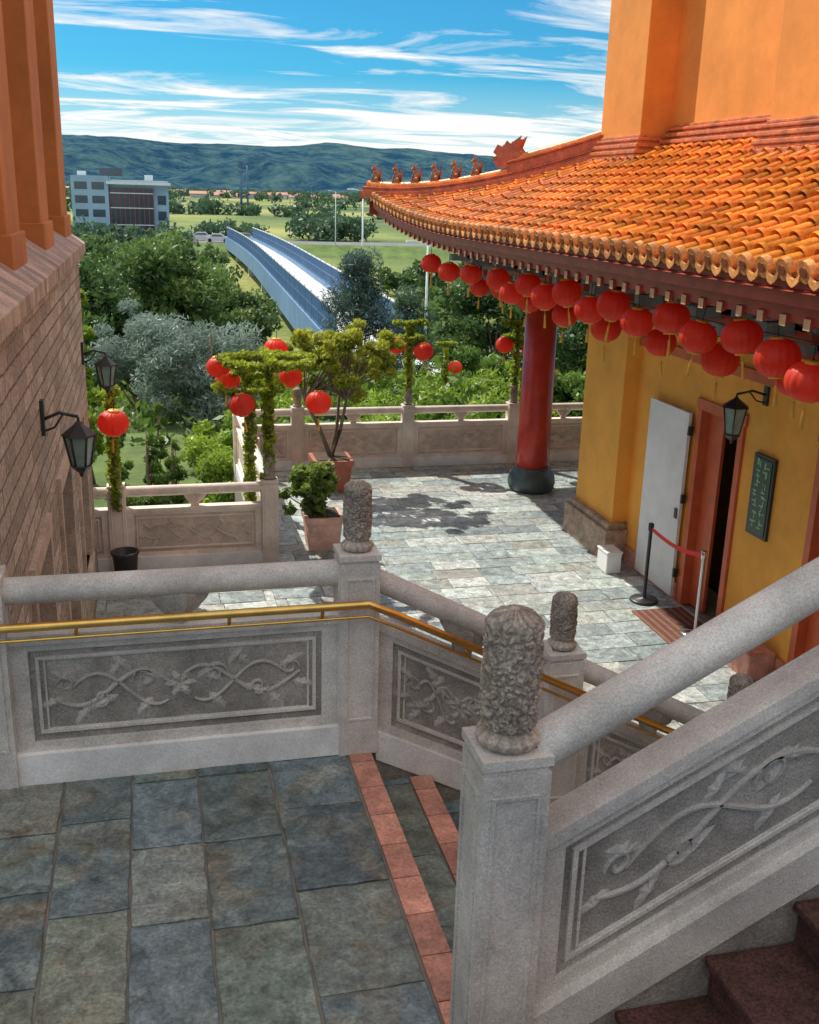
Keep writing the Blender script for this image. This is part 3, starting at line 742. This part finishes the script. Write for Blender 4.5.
for i in range(150):
    y=rng.uniform(18.5,26); cen.append((rng.uniform(2.6,11),y,-2.5-(y-20)*.02+rng.uniform(.3,1.2),rng.uniform(.22,.42)))
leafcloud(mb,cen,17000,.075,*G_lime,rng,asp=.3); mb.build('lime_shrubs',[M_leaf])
mb=MB(); cen=[]
for i in range(34): 
    y=rng.uniform(17,22); cen.append((rng.uniform(.7,1.9),y,-2.5+rng.uniform(0,.8),rng.uniform(.2,.4)))
leafcloud(mb,cen,8000,.06,*G_lime,rng); mb.build('lime_shrubs',[M_leaf])
mb=MB(); cen=[]
def g(x,y):
    z=-2.55-6.45*sm01((y-21)/34)+1.6*sm01((y-150)/70)
    if y>230: z+=noise.noise(Vector((x*.004,y*.004,0)))*2*sm01((y-230)/200)
    return z
def bl(y): return 9.9+(y-62)*.042-1.6*(max(0,y-120)/65)**2
def br_(y): return bl(y)+4.6
for i in range(300):
    y=rng.uniform(22,66); x=rng.uniform(-.12*y-1,.62*y); 
    if y>50 and 8<x<16: continue
    r_=rng.uniform(.7,1.4); up_=rng.uniform(.1,1.1)
    if x<3.6 and y<33: r_*=.42; up_*=.3
    cen.append((x,y,g(x,y)+up_,r_))
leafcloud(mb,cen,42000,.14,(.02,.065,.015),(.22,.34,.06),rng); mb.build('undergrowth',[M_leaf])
mb=MB(); cnt=0
while cnt<120:
    y=rng.uniform(60,175); left=rng.random()<.45
    r_=rng.uniform(-.12,.075) if left else rng.uniform(.27,.6)
    if y>110 and not left: r_=rng.uniform(.2,.5)
    x=r_*y
    if bl(y)-3<x<br_(y)+3: continue
    if not left and y>135: continue
    cnt+=1
    tree('',(x,y,g(x,y)-.2),rng.uniform(4,6.2)*(.8 if (not left and x/y<.24) else 1),rng.uniform(4.5,7),.2,12,430,.36,(.015,.055,.02),(.19,.30,.08),.9,seed=100+cnt,mbx=mb)
mb.build('mid_distance_trees',[M_leaf,M_bark])
mb=MB()
def far(x,y,w,h,n=90,zb=-7.6):
    k=5; cen=[(x+rng.uniform(-.35,.35)*w,y+rng.uniform(-.3,.3)*w,zb+h*rng.uniform(.3,.75),w*rng.uniform(.2,.34)) for _ in range(k)]
    leafcloud(mb,cen,n,w*.09,(.02,.06,.04),(.13,.22,.11),rng)
for i in range(40):
    y=rng.uniform(212,250); far(y*rng.uniform(.14,.21),y,7,rng.uniform(5,7.5))
for i in range(20):
    y=rng.uniform(212,250); far(y*rng.uniform(.05,.11),y,6,rng.uniform(3,4.5))
for i in range(16):
    y=rng.uniform(176,186); far(y*rng.uniform(-.08,.03),y,6,rng.uniform(4,6))
for i in range(260):
    y=rng.choice([420,620,900,1100,1300,1500,1700])*rng.uniform(.95,1.05); x=y*rng.uniform(-.12,.5)
    if noise.noise(Vector((x*.01,y*.02,3)))<.0 and y<1000: continue
    far(x,y,10+y*.01,4+y*.004)
mb.build('distant_trees',[M_leaf])
mb=MB()
for i in range(60):
    y=rng.uniform(1250,1700); x=y*rng.uniform(-.1,.42); a=rng.uniform(8,18); h=rng.uniform(4,8); z=-9
    k=rng.uniform(.5,1); mb.box((x-a/2,y,z),(x+a/2,y+10,z+h),0,col=(k,k,k))
    mb.add([(x-a/2-1,y-1,z+h),(x+a/2+1,y-1,z+h),(x+a/2+1,y+11,z+h),(x-a/2-1,y+11,z+h),(x-a/2-1,y+5,z+h+3),(x+a/2+1,y+5,z+h+3)],[(0,1,5,4),(2,3,4,5),(0,4,3),(1,2,5)],1)
mb.build('distant_town',[M_white,M_terr])

# ---------------------------------------------------------------- garland poles
GC=((.15,.23,.02),(.62,.70,.08))
def garland(x,y,z0,h,arms,ring=None,seed=1,r=.075):
    rng=np.random.default_rng(seed); mb=MB()
    mb.tube([(x,y,z0),(x,y,z0+h)],.03,1,8)
    cen=[(x+rng.normal()*.012,y+rng.normal()*.012,z,r*rng.uniform(.8,1.2)) for z in np.arange(z0+.02,z0+h,.05)]
    for (dx,dy,dz) in arms:
        L=math.hypot(dx,dy); mb.tube([(x,y,z0+h-.05),(x+dx*.5,y+dy*.5,z0+h+dz*.3),(x+dx,y+dy,z0+h+dz)],.018,1,6)
        for t in np.arange(0,1,.06/L): cen.append((x+dx*t,y+dy*t,z0+h+dz*t*t,r*rng.uniform(.7,1.05)))
    if ring:
        for (rx,zz) in ring:
            pts=[(x+rx*math.cos(a),y+rx*math.sin(a),z0+zz) for a in np.linspace(0,6.283,25)]; mb.tube(pts,.015,1,6)
            for a in np.arange(0,6.28,.06/rx): cen.append((x+rx*math.cos(a),y+rx*math.sin(a),z0+zz,r*rng.uniform(.7,1)))
    leafcloud(mb,cen,int(len(cen)*42),.032,*GC,rng,asp=.6)
    mb.build('garland_pole',[M_leaf,M_bark])
PZ=CZ+1.0
garland(-.5,12.28,PZ-.2,1.45,[(.12,0,.0)],seed=1); lantern(-.47,12.0,PZ+.92,1.0)
garland(1.34,12.4,PZ+.05,1.55,[(.6,0,-.02),(-.6,0,-.02),(0,.5,0),(0,-.5,0)],ring=[(.5,1.5)],seed=2)
garland(1.12,12.6,CZ,2.35,[(.2,0,0),(-.2,.1,0)],ring=[(.38,2.2)],seed=3)
for dx,dy,dz in ((-.58,.1,1.42),(-.34,-.25,1.02),(.6,-.1,1.0),(-.45,.4,1.2),(.35,.6,1.2),(.2,.9,1.5)): lantern(1.34+dx,12.4+dy,PZ+.05+dz,.85)
for i,x in enumerate((4.2,6.1,8.0)):
    garland(x,16.85,PZ+.1,1.35,[(.28,0,.02),(-.28,0,.02)],ring=[(.22,1.1)],seed=5+i)
    lantern(x+.18,16.6,PZ+1.02,.9); lantern(x-.25,16.75,PZ+1.1,.85)
for i,(x,y) in enumerate(((7.4,20),(8.6,22),(9.6,25),(6.9,24))):
    garland(x,y,-2.6,2.0,[(.25,0,0),(-.25,0,0)],seed=20+i)
    lantern(x+.2,y-.15,-1.0-.05*i,.9)

# ---------------------------------------------------------------- pots
def pot(x,y,w,h):
    mb=MB(); a=w/2
    def fr(z0,z1,a0,a1,mi=0):
        vs=[(x-a0,y-a0,z0),(x+a0,y-a0,z0),(x+a0,y+a0,z0),(x-a0,y+a0,z0),(x-a1,y-a1,z1),(x+a1,y-a1,z1),(x+a1,y+a1,z1),(x-a1,y+a1,z1)]
        mb.add(vs,[(0,3,2,1),(4,5,6,7),(0,1,5,4),(1,2,6,5),(2,3,7,6),(3,0,4,7)],mi)
    fr(CZ+.004,CZ+h*.82,a*.82,a*.95); fr(CZ+h*.82,CZ+h,a*1.03,a*1.05); fr(CZ+h,CZ+h+.015,a*.85,a*.85,2)
    return mb
mb=pot(2.08,12.85,.48,.46)
rng=np.random.default_rng(31)
cen=[(1.92+rng.normal()*.16,12.85+rng.normal()*.14,CZ+.5+rng.random()*.6,rng.uniform(.08,.15)) for _ in range(26)]
for c in cen[:14]: mb.tube([(2.08,12.85,CZ+.4),(c[0],c[1],c[2])],[.015,.006],3,5)
leafcloud(mb,cen,2100,.055,(.06,.12,.02),(.34,.46,.10),rng,1,asp=.45)
mb.build('potted_shrub',[mat('pale_terracotta',(.78,.47,.38),.7,.2,6,.1,50,grime=.25),M_leaf,M_soil,M_bark],.006)
mb=pot(2.66,15.6,.6,.52)
cen=[]
b=Vector((2.66,15.6,CZ+.5))
for i in range(62):
    d=rng.normal(size=3); d/=np.linalg.norm(d); r=rng.random()**.4
    cen.append((2.88+d[0]*r*.95,15.6+d[1]*r*.85,CZ+2.14+d[2]*r*.68,rng.uniform(.09,.17)))
for k in range(3):
    e=Vector((2.66+rng.normal()*.2,15.6+rng.normal()*.2,CZ+1.45)); mb.tube([b,b.lerp(e,.5)+Vector((.03,0,0)),e],[.04,.03,.022],3,7)
    for c in cen[k::3]:
        c=Vector(c[:3]); mb.tube([e,e.lerp(c,.5)+Vector((0,0,.03)),c],[.018,.012,.005],3,5)
leafcloud(mb,cen,9500,.045,(.15,.21,.02),(.70,.72,.10),rng,1,asp=.4)
mb.build('potted_tree',[mat('brown_pot',(.42,.14,.08),.6,.2,5),M_leaf,M_soil,M_bark],.008)
mb=MB(); mb.lathe([(.12,0),(.15,.34),(.165,.35),(.165,.38),(.14,.38),(.13,.1)],(-.42,11.95,CZ+.004),0,n=24); mb.build('waste_bin',[M_black])
mb=MB(); mb.box((5.42,11.2,CZ+.004),(5.62,11.5,CZ+.26),0); mb.box((5.41,11.19,CZ+.26),(5.63,11.51,CZ+.29),0); mb.build('white_box',[M_white],.012)

# ---------------------------------------------------------------- wall lamps
def wall_lamp(x,y,z,sgn,s=1.0,arm=.22):
    mb=MB(); cx=x+sgn*arm
    mb.box((min(x-sgn*.004,x+sgn*.025),y-.035,z-.12),(max(x-sgn*.004,x+sgn*.025),y+.035,z+.12),0)
    mb.tube([(x,y,z-.02),(x+sgn*arm*.5,y,z+.03),(cx,y,z)],.012,0,7)
    mb.tube([(x,y,z-.10),(x+sgn*arm*.35,y,z-.07),(x+sgn*arm*.6,y,z+.02)],.008,0,6)
    mb.tube([(cx,y,z),(cx,y,z-.04)],.01,0,6)
    t=z-.03
    n=6
    mb.lathe([(.015*s,0),(.03*s,-.02),(.05*s,-.035),(.12*s,-.09),(.125*s,-.10)],(cx,y,t),0,n=n,sm=False)
    mb.lathe([(.105*s,-.10),(.065*s,-.30*s-.02)],(cx,y,t),1,n=n,sm=False)
    mb.lathe([(.07*s,-.30*s-.02),(.075*s,-.31*s-.02),(.05*s,-.34*s-.02),(.02*s,-.36*s-.02),(.012*s,-.39*s-.02)],(cx,y,t),0,n=n,sm=False)
    for i in range(n):
        a=2*math.pi*i/n
        mb.tube([(cx+.108*s*math.cos(a),y+.108*s*math.sin(a),t-.10),(cx+.068*s*math.cos(a),y+.068*s*math.sin(a),t-.30*s-.02)],.008,0,4)
    mb.build('wall_lantern_lamp',[M_black,M_glass])
wall_lamp(XL,7.2,1.30,1,.95,.24); wall_lamp(XL,11.7,1.06,1,1.0,.25)
wall_lamp(WX,8.95,1.02,-1,1.15,.34)

mb=MB(); mb.box((WX-.035,8.62,-.42),(WX-.003,8.98,.42),0); mb.box((WX-.042,8.655,-.385),(WX-.036,8.945,.385),1)
r3=random.Random(5)
for c in range(2):
    for k in range(7):
        z=.33-k*.105; y=8.87-c*.13
        for q in range(3):
            yy0=y+r3.uniform(-.03,.02); zz=z+r3.uniform(-.03,.03)
            if r3.random()<.5: mb.box((WX-.045,yy0-.03,zz),(WX-.0425,yy0+.035,zz+.012),2)
            else: mb.box((WX-.0455,yy0,zz-.03),(WX-.0428,yy0+.012,zz+.035),2)
mb.build('green_plaque',[M_black,M_green,M_pgreen],0)
mb=MB()
for (x,y) in ((5.5,10.3),(5.62,9.3)):
    mb.lathe([(.17,0),(.17,.015),(.15,.03),(.03,.04),(.022,.06),(.022,.86),(.032,.87),(.032,.95),(.02,.96)],(x,y,CZ+.005),0 if y>10 else 1,n=20)
a=Vector((5.5,10.27,CZ+.9)); b=Vector((5.62,9.33,CZ+.9)); vs=[]
for i in range(9):
    t=i/8; p=a.lerp(b,t); p.z-=.06*math.sin(math.pi*t); vs+=[p+Vector((0,0,.025)),p-Vector((0,0,.025))]
mb.add(vs,[(2*i,2*i+1,2*i+3,2*i+2) for i in range(8)],2)
mb.build('rope_barrier',[M_black,M_chrome,M_beltred])
mb=MB()
for i in range(14):
    k=.7 if i%2 else 1.3; mb.box((5.2+i*.045,9.0,CZ+.006),(5.2+i*.045+.04,10.0,CZ+.022),0,col=(k,k,k))
mb.build('door_mat',[mat('mat_brown',(.20,.09,.06),.9,.2,20)])

# ---------------------------------------------------------------- terrain, hills, bridge
mb=MB()
yv=list(np.arange(-40,64,3))+list(np.arange(64,300,12))+list(np.geomspace(300,9000,40)); xv=list(-np.geomspace(9000,60,24))+list(np.arange(-54,100,6))+list(np.geomspace(110,9000,26))
vs=[(x,y,g(x,y)) for y in yv for x in xv]; nx=len(xv)
mb.add(vs,[(j*nx+i,j*nx+i+1,(j+1)*nx+i+1,(j+1)*nx+i) for j in range(len(yv)-1) for i in range(nx-1)],0,True)
mb.build('ground',[groundmat()])
mb=MB()
xv=np.linspace(-5000,7000,300); yv=np.linspace(2100,5200,60); vs=[]
for y in yv:
    for x in xv:
        t=(y-2100)/1900
        e=164+34*noise.noise(Vector((x*.0011,0,1)))+14*noise.noise(Vector((x*.004,0,7)))+10*math.sin(x*.0016+1)
        prof=sm01(t)**1.5 if t<1 else 1
        rid=noise.fractal(Vector((x*.0026,y*.0014,2)),1,2,6)*66*sm01(t*2)*(1-.85*sm01((t-.6)*3))
        vs.append((x,y,-8+e*prof+rid+5*noise.noise(Vector((x*.02,y*.02,0)))*sm01(t*3)))
nx=len(xv)
mb.add(vs,[(j*nx+i,j*nx+i+1,(j+1)*nx+i+1,(j+1)*nx+i) for j in range(len(yv)-1) for i in range(nx-1)],0,True)
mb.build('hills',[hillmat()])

BZ=-5.5
BR=empty('footbridge')
mb=MB()
ysb=list(np.arange(56,192,5))
for a,b in zip(ysb[:-1],ysb[1:]):
    vs=[(bl(a),a,BZ-.5),(br_(a),a,BZ-.5),(br_(b),b,BZ-.5),(bl(b),b,BZ-.5),(bl(a),a,BZ),(br_(a),a,BZ),(br_(b),b,BZ),(bl(b),b,BZ)]
    mb.add(vs,[(0,3,2,1),(4,5,6,7),(1,2,6,5),(3,0,4,7)],0)
    for f,sg in ((bl,1),(br_,-1)):
        vs=[(f(a),a,BZ-1.7),(f(a)+sg*.3,a,BZ-1.7),(f(b)+sg*.3,b,BZ-1.7),(f(b),b,BZ-1.7),(f(a),a,BZ+.35),(f(a)+sg*.3,a,BZ+.35),(f(b)+sg*.3,b,BZ+.35),(f(b),b,BZ+.35)]
        vs=[(v[0]-sg*.05,v[1],v[2]) for v in vs]
        mb.add(vs,[(0,3,2,1),(4,5,6,7),(0,1,5,4),(1,2,6,5),(2,3,7,6),(3,0,4,7)],1)
for y in (58,80,104,128,152,176): mb.box((bl(y)+.6,y,-9.5),(br_(y)-.6,y+1.2,BZ-.5),0)
mb.box((bl(58)+.5,56,-9.5),(br_(58)-.5,62,BZ-.502),0)
mb.build('deck',[M_conc,M_girder],parent=BR)
mb=MB()
for f,sg in ((bl,1),(br_,-1)):
    y=56.
    while y<188:
        x=f(y)+sg*.1; mb.box((x-.05,y-.06,BZ+.35),(x+.05,y+.06,BZ+2.2),0)
        for q in np.arange(.4,4,.4):
            xx=f(y+q)+sg*.1; mb.box((xx-.02,y+q-.06,BZ+.4),(xx+.02,y+q+.06,BZ+2.05),0)
        x2=f(y+4)+sg*.1
        for z,mi in ((.4,0),(1.2,0),(2.05,1)):
            mb.add([(x-.03,y,BZ+z),(x+.03,y,BZ+z),(x2+.03,y+4,BZ+z),(x2-.03,y+4,BZ+z),(x-.03,y,BZ+z+.12),(x+.03,y,BZ+z+.12),(x2+.03,y+4,BZ+z+.12),(x2-.03,y+4,BZ+z+.12)],[(0,3,2,1),(4,5,6,7),(0,1,5,4),(1,2,6,5),(2,3,7,6),(3,0,4,7)],mi)
        y+=4
mb.build('side_fences',[M_fence,M_white],parent=BR)
mb=MB()
mb.box((bl(56),48,-9),(br_(56),56,BZ-.004),0)
mb.build('footpath',[M_conc])
mb=MB()
vs=[(-70,190,-6.2),(90,190,-6.2),(90,202,-6.2),(-70,202,-6.2),(-70,182,-9.5),(90,182,-9.5),(90,210,-9.5),(-70,210,-9.5)]
mb.add(vs[:4],[(0,1,2,3)],0); mb.add(vs,[(4,5,1,0),(3,2,6,7)],1)
for x in np.arange(-68,90,6): mb.box((x,195.9,-6.198),(x+3,196.1,-6.194),2)
mb.build('road',[mat('asphalt',(.16,.165,.17),.9,.15,.5),mat('verge_grass',(.13,.20,.05),.95,.3,.5),M_white])
def car(x,y,z,col,a=0):
    mb=MB(); c,s=math.cos(a),math.sin(a)
    def T(p,q,h): return (x+c*p-s*q,y+s*p+c*q,z+h)
    side=[(-2.1,.3),(-2.15,.7),(-2.0,.9),(-1.35,.95),(-.85,1.42),(.65,1.45),(1.25,1.0),(2.0,.85),(2.15,.6),(2.1,.3)]
    k=len(side); w=[.85 if h<1.2 else .66 for _,h in side]
    mb.add([(p,-ww,h) for (p,h),ww in zip(side,w)]+[(p,ww,h) for (p,h),ww in zip(side,w)],[tuple(range(k)),tuple(range(k,2*k))[::-1]]+[(i,(i+1)%k,k+(i+1)%k,k+i) for i in range(k)],0,False,col,T)
    for sg in (-1,1):
        mb.add([(-1.2,sg*.84,.97),(1.1,sg*.84,1.0),(.6,sg*.70,1.36),(-.8,sg*.70,1.36)],[(0,1,2,3)],1,False,T=T)
        for px in (-1.35,1.35):
            mb.lathe([(.33,-.1),(.33,.1)],(0,0,0),2,n=14,T=lambda u,v,h,px=px,sg=sg:T(px+u,sg*.8+h,.33+v))
    mb.add([(1.27,-.6,1.01),(1.27,.6,1.01),(.72,.55,1.4),(.72,-.55,1.4)],[(0,1,2,3)],1,T=T)
    mb.add([(-1.37,-.6,1.0),(-1.37,.6,1.0),(-.92,.55,1.38),(-.92,-.55,1.38)],[(0,1,2,3)],1,T=T)
    mb.build('parked_car',[M_car,M_bwin,M_tyre],.05)
cr=random.Random(8)
cols=[(.75,.75,.75),(.5,.5,.52),(.06,.06,.07),(.7,.7,.72),(.1,.15,.3)]
for (x,y) in ((6.2,192.5),(9.6,199),(12.2,193),(17.4,199),(20.5,193),(3.6,198.6)):
    car(x,y,-6.2,cr.choice(cols),cr.uniform(-.1,.1)+(math.pi if y>195 else 0))
MBd=empty('office_building')
mb=MB()
mb.box((-13,204,-8.6),(-6.5,216,4.6),0); mb.box((-6.5,205,-8.6),(4.2,216,4.0),0); mb.box((-6.8,203.6,3.2),(4.6,205,3.7),3)
mb.box((-8,207,4.6),(-4,211,6.0),1); mb.box((-12,208,4.6),(-10.5,210,5.4),3); mb.box((0,208,4.0),(1.5,210,5.0),3)
for k in range(4):
    z=-5+k*2.4; mb.box((-12.4,203.97,z),(-10.2,203.99,z+1.3),1); mb.box((-9.4,203.97,z),(-7.2,203.99,z+1.3),1)
mb.box((-6.3,204.6,-6.5),(1.4,204.98,2.6),1)
for x in np.arange(-6.3,1.5,.85): mb.box((x,204.4,-7),(x+.14,204.6,2.6),2)
for z in (-4,-1,1.6): mb.box((-6.3,204.35,z),(1.4,204.58,z+.16),3)
for z in (-3,-.2): mb.box((2.2,204.9,z),(3.7,204.98,z+1.6),1)
mb.build('facade',[M_bwall,M_bwin,M_redline,M_white],parent=MBd)
mb=MB()
mb.tube([(36,420,-8),(36,420,13)],[.5,.35],0,8); mb.tube([(38.5,420,-8),(38.5,420,12)],[.4,.3],0,8)
for z in (9,11,12.5): mb.box((34.8,419.5,z),(37.2,420.5,z+1),0)
mb.build('telecom_tower',[M_fence])
def lamp_post(x,y,z,h):
    mb=MB(); mb.tube([(x,y,z),(x,y,z+h)],[.11,.06],0,8); mb.tube([(x,y,z+h),(x-.9,y,z+h+.15)],.04,0,6); mb.box((x-1.3,y-.12,z+h+.08),(x-.8,y+.12,z+h+.2),0)
    mb.build('street_lamp',[M_white])
lamp_post(17.6,88,-9,12.0); lamp_post(15.9,60,-8.9,9.0); lamp_post(33,190,-9,12)

# ---------------------------------------------------------------- world and light
S=Vector((-.93,1.5,2.1)).normalized()
el=math.asin(S.z); az=math.atan2(S.x,S.y)
w=bpy.data.worlds.new('World'); scene.world=w; w.use_nodes=True; nt=w.node_tree; N=nt.nodes; L=nt.links
bg=N['Background']; bg.inputs['Strength'].default_value=.15
sky=N.new('ShaderNodeTexSky'); sky.sky_type='NISHITA'; sky.sun_disc=False; sky.sun_elevation=el; sky.sun_rotation=az
sky.air_density=1.0; sky.dust_density=.3; sky.ozone_density=2.5
tint=N.new('ShaderNodeMix'); tint.data_type='RGBA'; tint.blend_type='MULTIPLY'; tint.inputs[0].default_value=1
L.new(sky.outputs[0],tint.inputs[6]); tint.inputs[7].default_value=(.13,.52,.70,1)
tc=N.new('ShaderNodeTexCoord'); sp=N.new('ShaderNodeSeparateXYZ'); L.new(tc.outputs['Generated'],sp.inputs[0])
def math_(op,a,b):
    m=N.new('ShaderNodeMath'); m.operation=op
    for i,v in enumerate((a,b)):
        if isinstance(v,(int,float)): m.inputs[i].default_value=v
        else: L.new(v,m.inputs[i])
    return m.outputs[0]
def mrange(src,a,b,c,d):
    r=N.new('ShaderNodeMapRange'); 
    for i,v in enumerate((a,b,c,d)): r.inputs[i+1].default_value=v
    L.new(src,r.inputs[0]); return r.outputs[0]
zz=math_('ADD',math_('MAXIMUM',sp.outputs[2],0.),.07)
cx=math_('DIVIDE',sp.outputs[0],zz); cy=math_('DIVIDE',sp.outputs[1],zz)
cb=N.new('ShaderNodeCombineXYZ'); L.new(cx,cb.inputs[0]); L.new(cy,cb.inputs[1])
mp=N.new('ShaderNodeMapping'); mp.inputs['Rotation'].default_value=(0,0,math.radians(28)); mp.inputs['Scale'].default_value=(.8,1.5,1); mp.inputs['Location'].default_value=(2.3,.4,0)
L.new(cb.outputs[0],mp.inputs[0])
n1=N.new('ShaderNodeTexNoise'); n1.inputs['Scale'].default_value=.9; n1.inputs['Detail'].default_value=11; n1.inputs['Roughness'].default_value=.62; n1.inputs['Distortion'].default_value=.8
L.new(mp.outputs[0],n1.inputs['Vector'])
nn=math_('ADD',n1.outputs['Fac'],mrange(sp.outputs[2],.3,.6,0,.15))  # extra cloud cover high overhead, out of view, added for white fill light
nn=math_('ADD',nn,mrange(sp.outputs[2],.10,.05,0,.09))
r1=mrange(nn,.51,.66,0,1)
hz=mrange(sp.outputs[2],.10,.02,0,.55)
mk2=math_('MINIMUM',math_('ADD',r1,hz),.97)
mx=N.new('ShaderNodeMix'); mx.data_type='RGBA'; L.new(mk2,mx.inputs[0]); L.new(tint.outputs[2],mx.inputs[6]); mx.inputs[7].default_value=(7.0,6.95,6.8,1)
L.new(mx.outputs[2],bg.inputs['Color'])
sd=bpy.data.lights.new('sun','SUN'); sd.energy=5.0; sd.angle=math.radians(.5); sd.color=(1,.95,.85)
so=bpy.data.objects.new('sun',sd); scene.collection.objects.link(so); so.rotation_euler=S.to_track_quat('Z','Y').to_euler()

# ---------------------------------------------------------------- camera
cd=bpy.data.cameras.new('camera'); cam=bpy.data.objects.new('camera',cd); scene.collection.objects.link(cam)
cd.sensor_fit='VERTICAL'; cd.sensor_height=36; cd.lens=36*1030/1024; cd.clip_end=30000; cd.clip_start=.05
r=Vector((.971,-.2379,.0277)).normalized(); b=Vector((-.2354,-.9263,.294)).normalized(); u=b.cross(r).normalized(); r=u.cross(b)
cam.matrix_world=Matrix(((r.x,u.x,b.x,0),(r.y,u.y,b.y,0),(r.z,u.z,b.z,2.8),(0,0,0,1)))
scene.camera=cam
scene.view_settings.view_transform='Standard'; scene.view_settings.look='None'; scene.view_settings.exposure=0
print('BUILD',time.time()-T00)
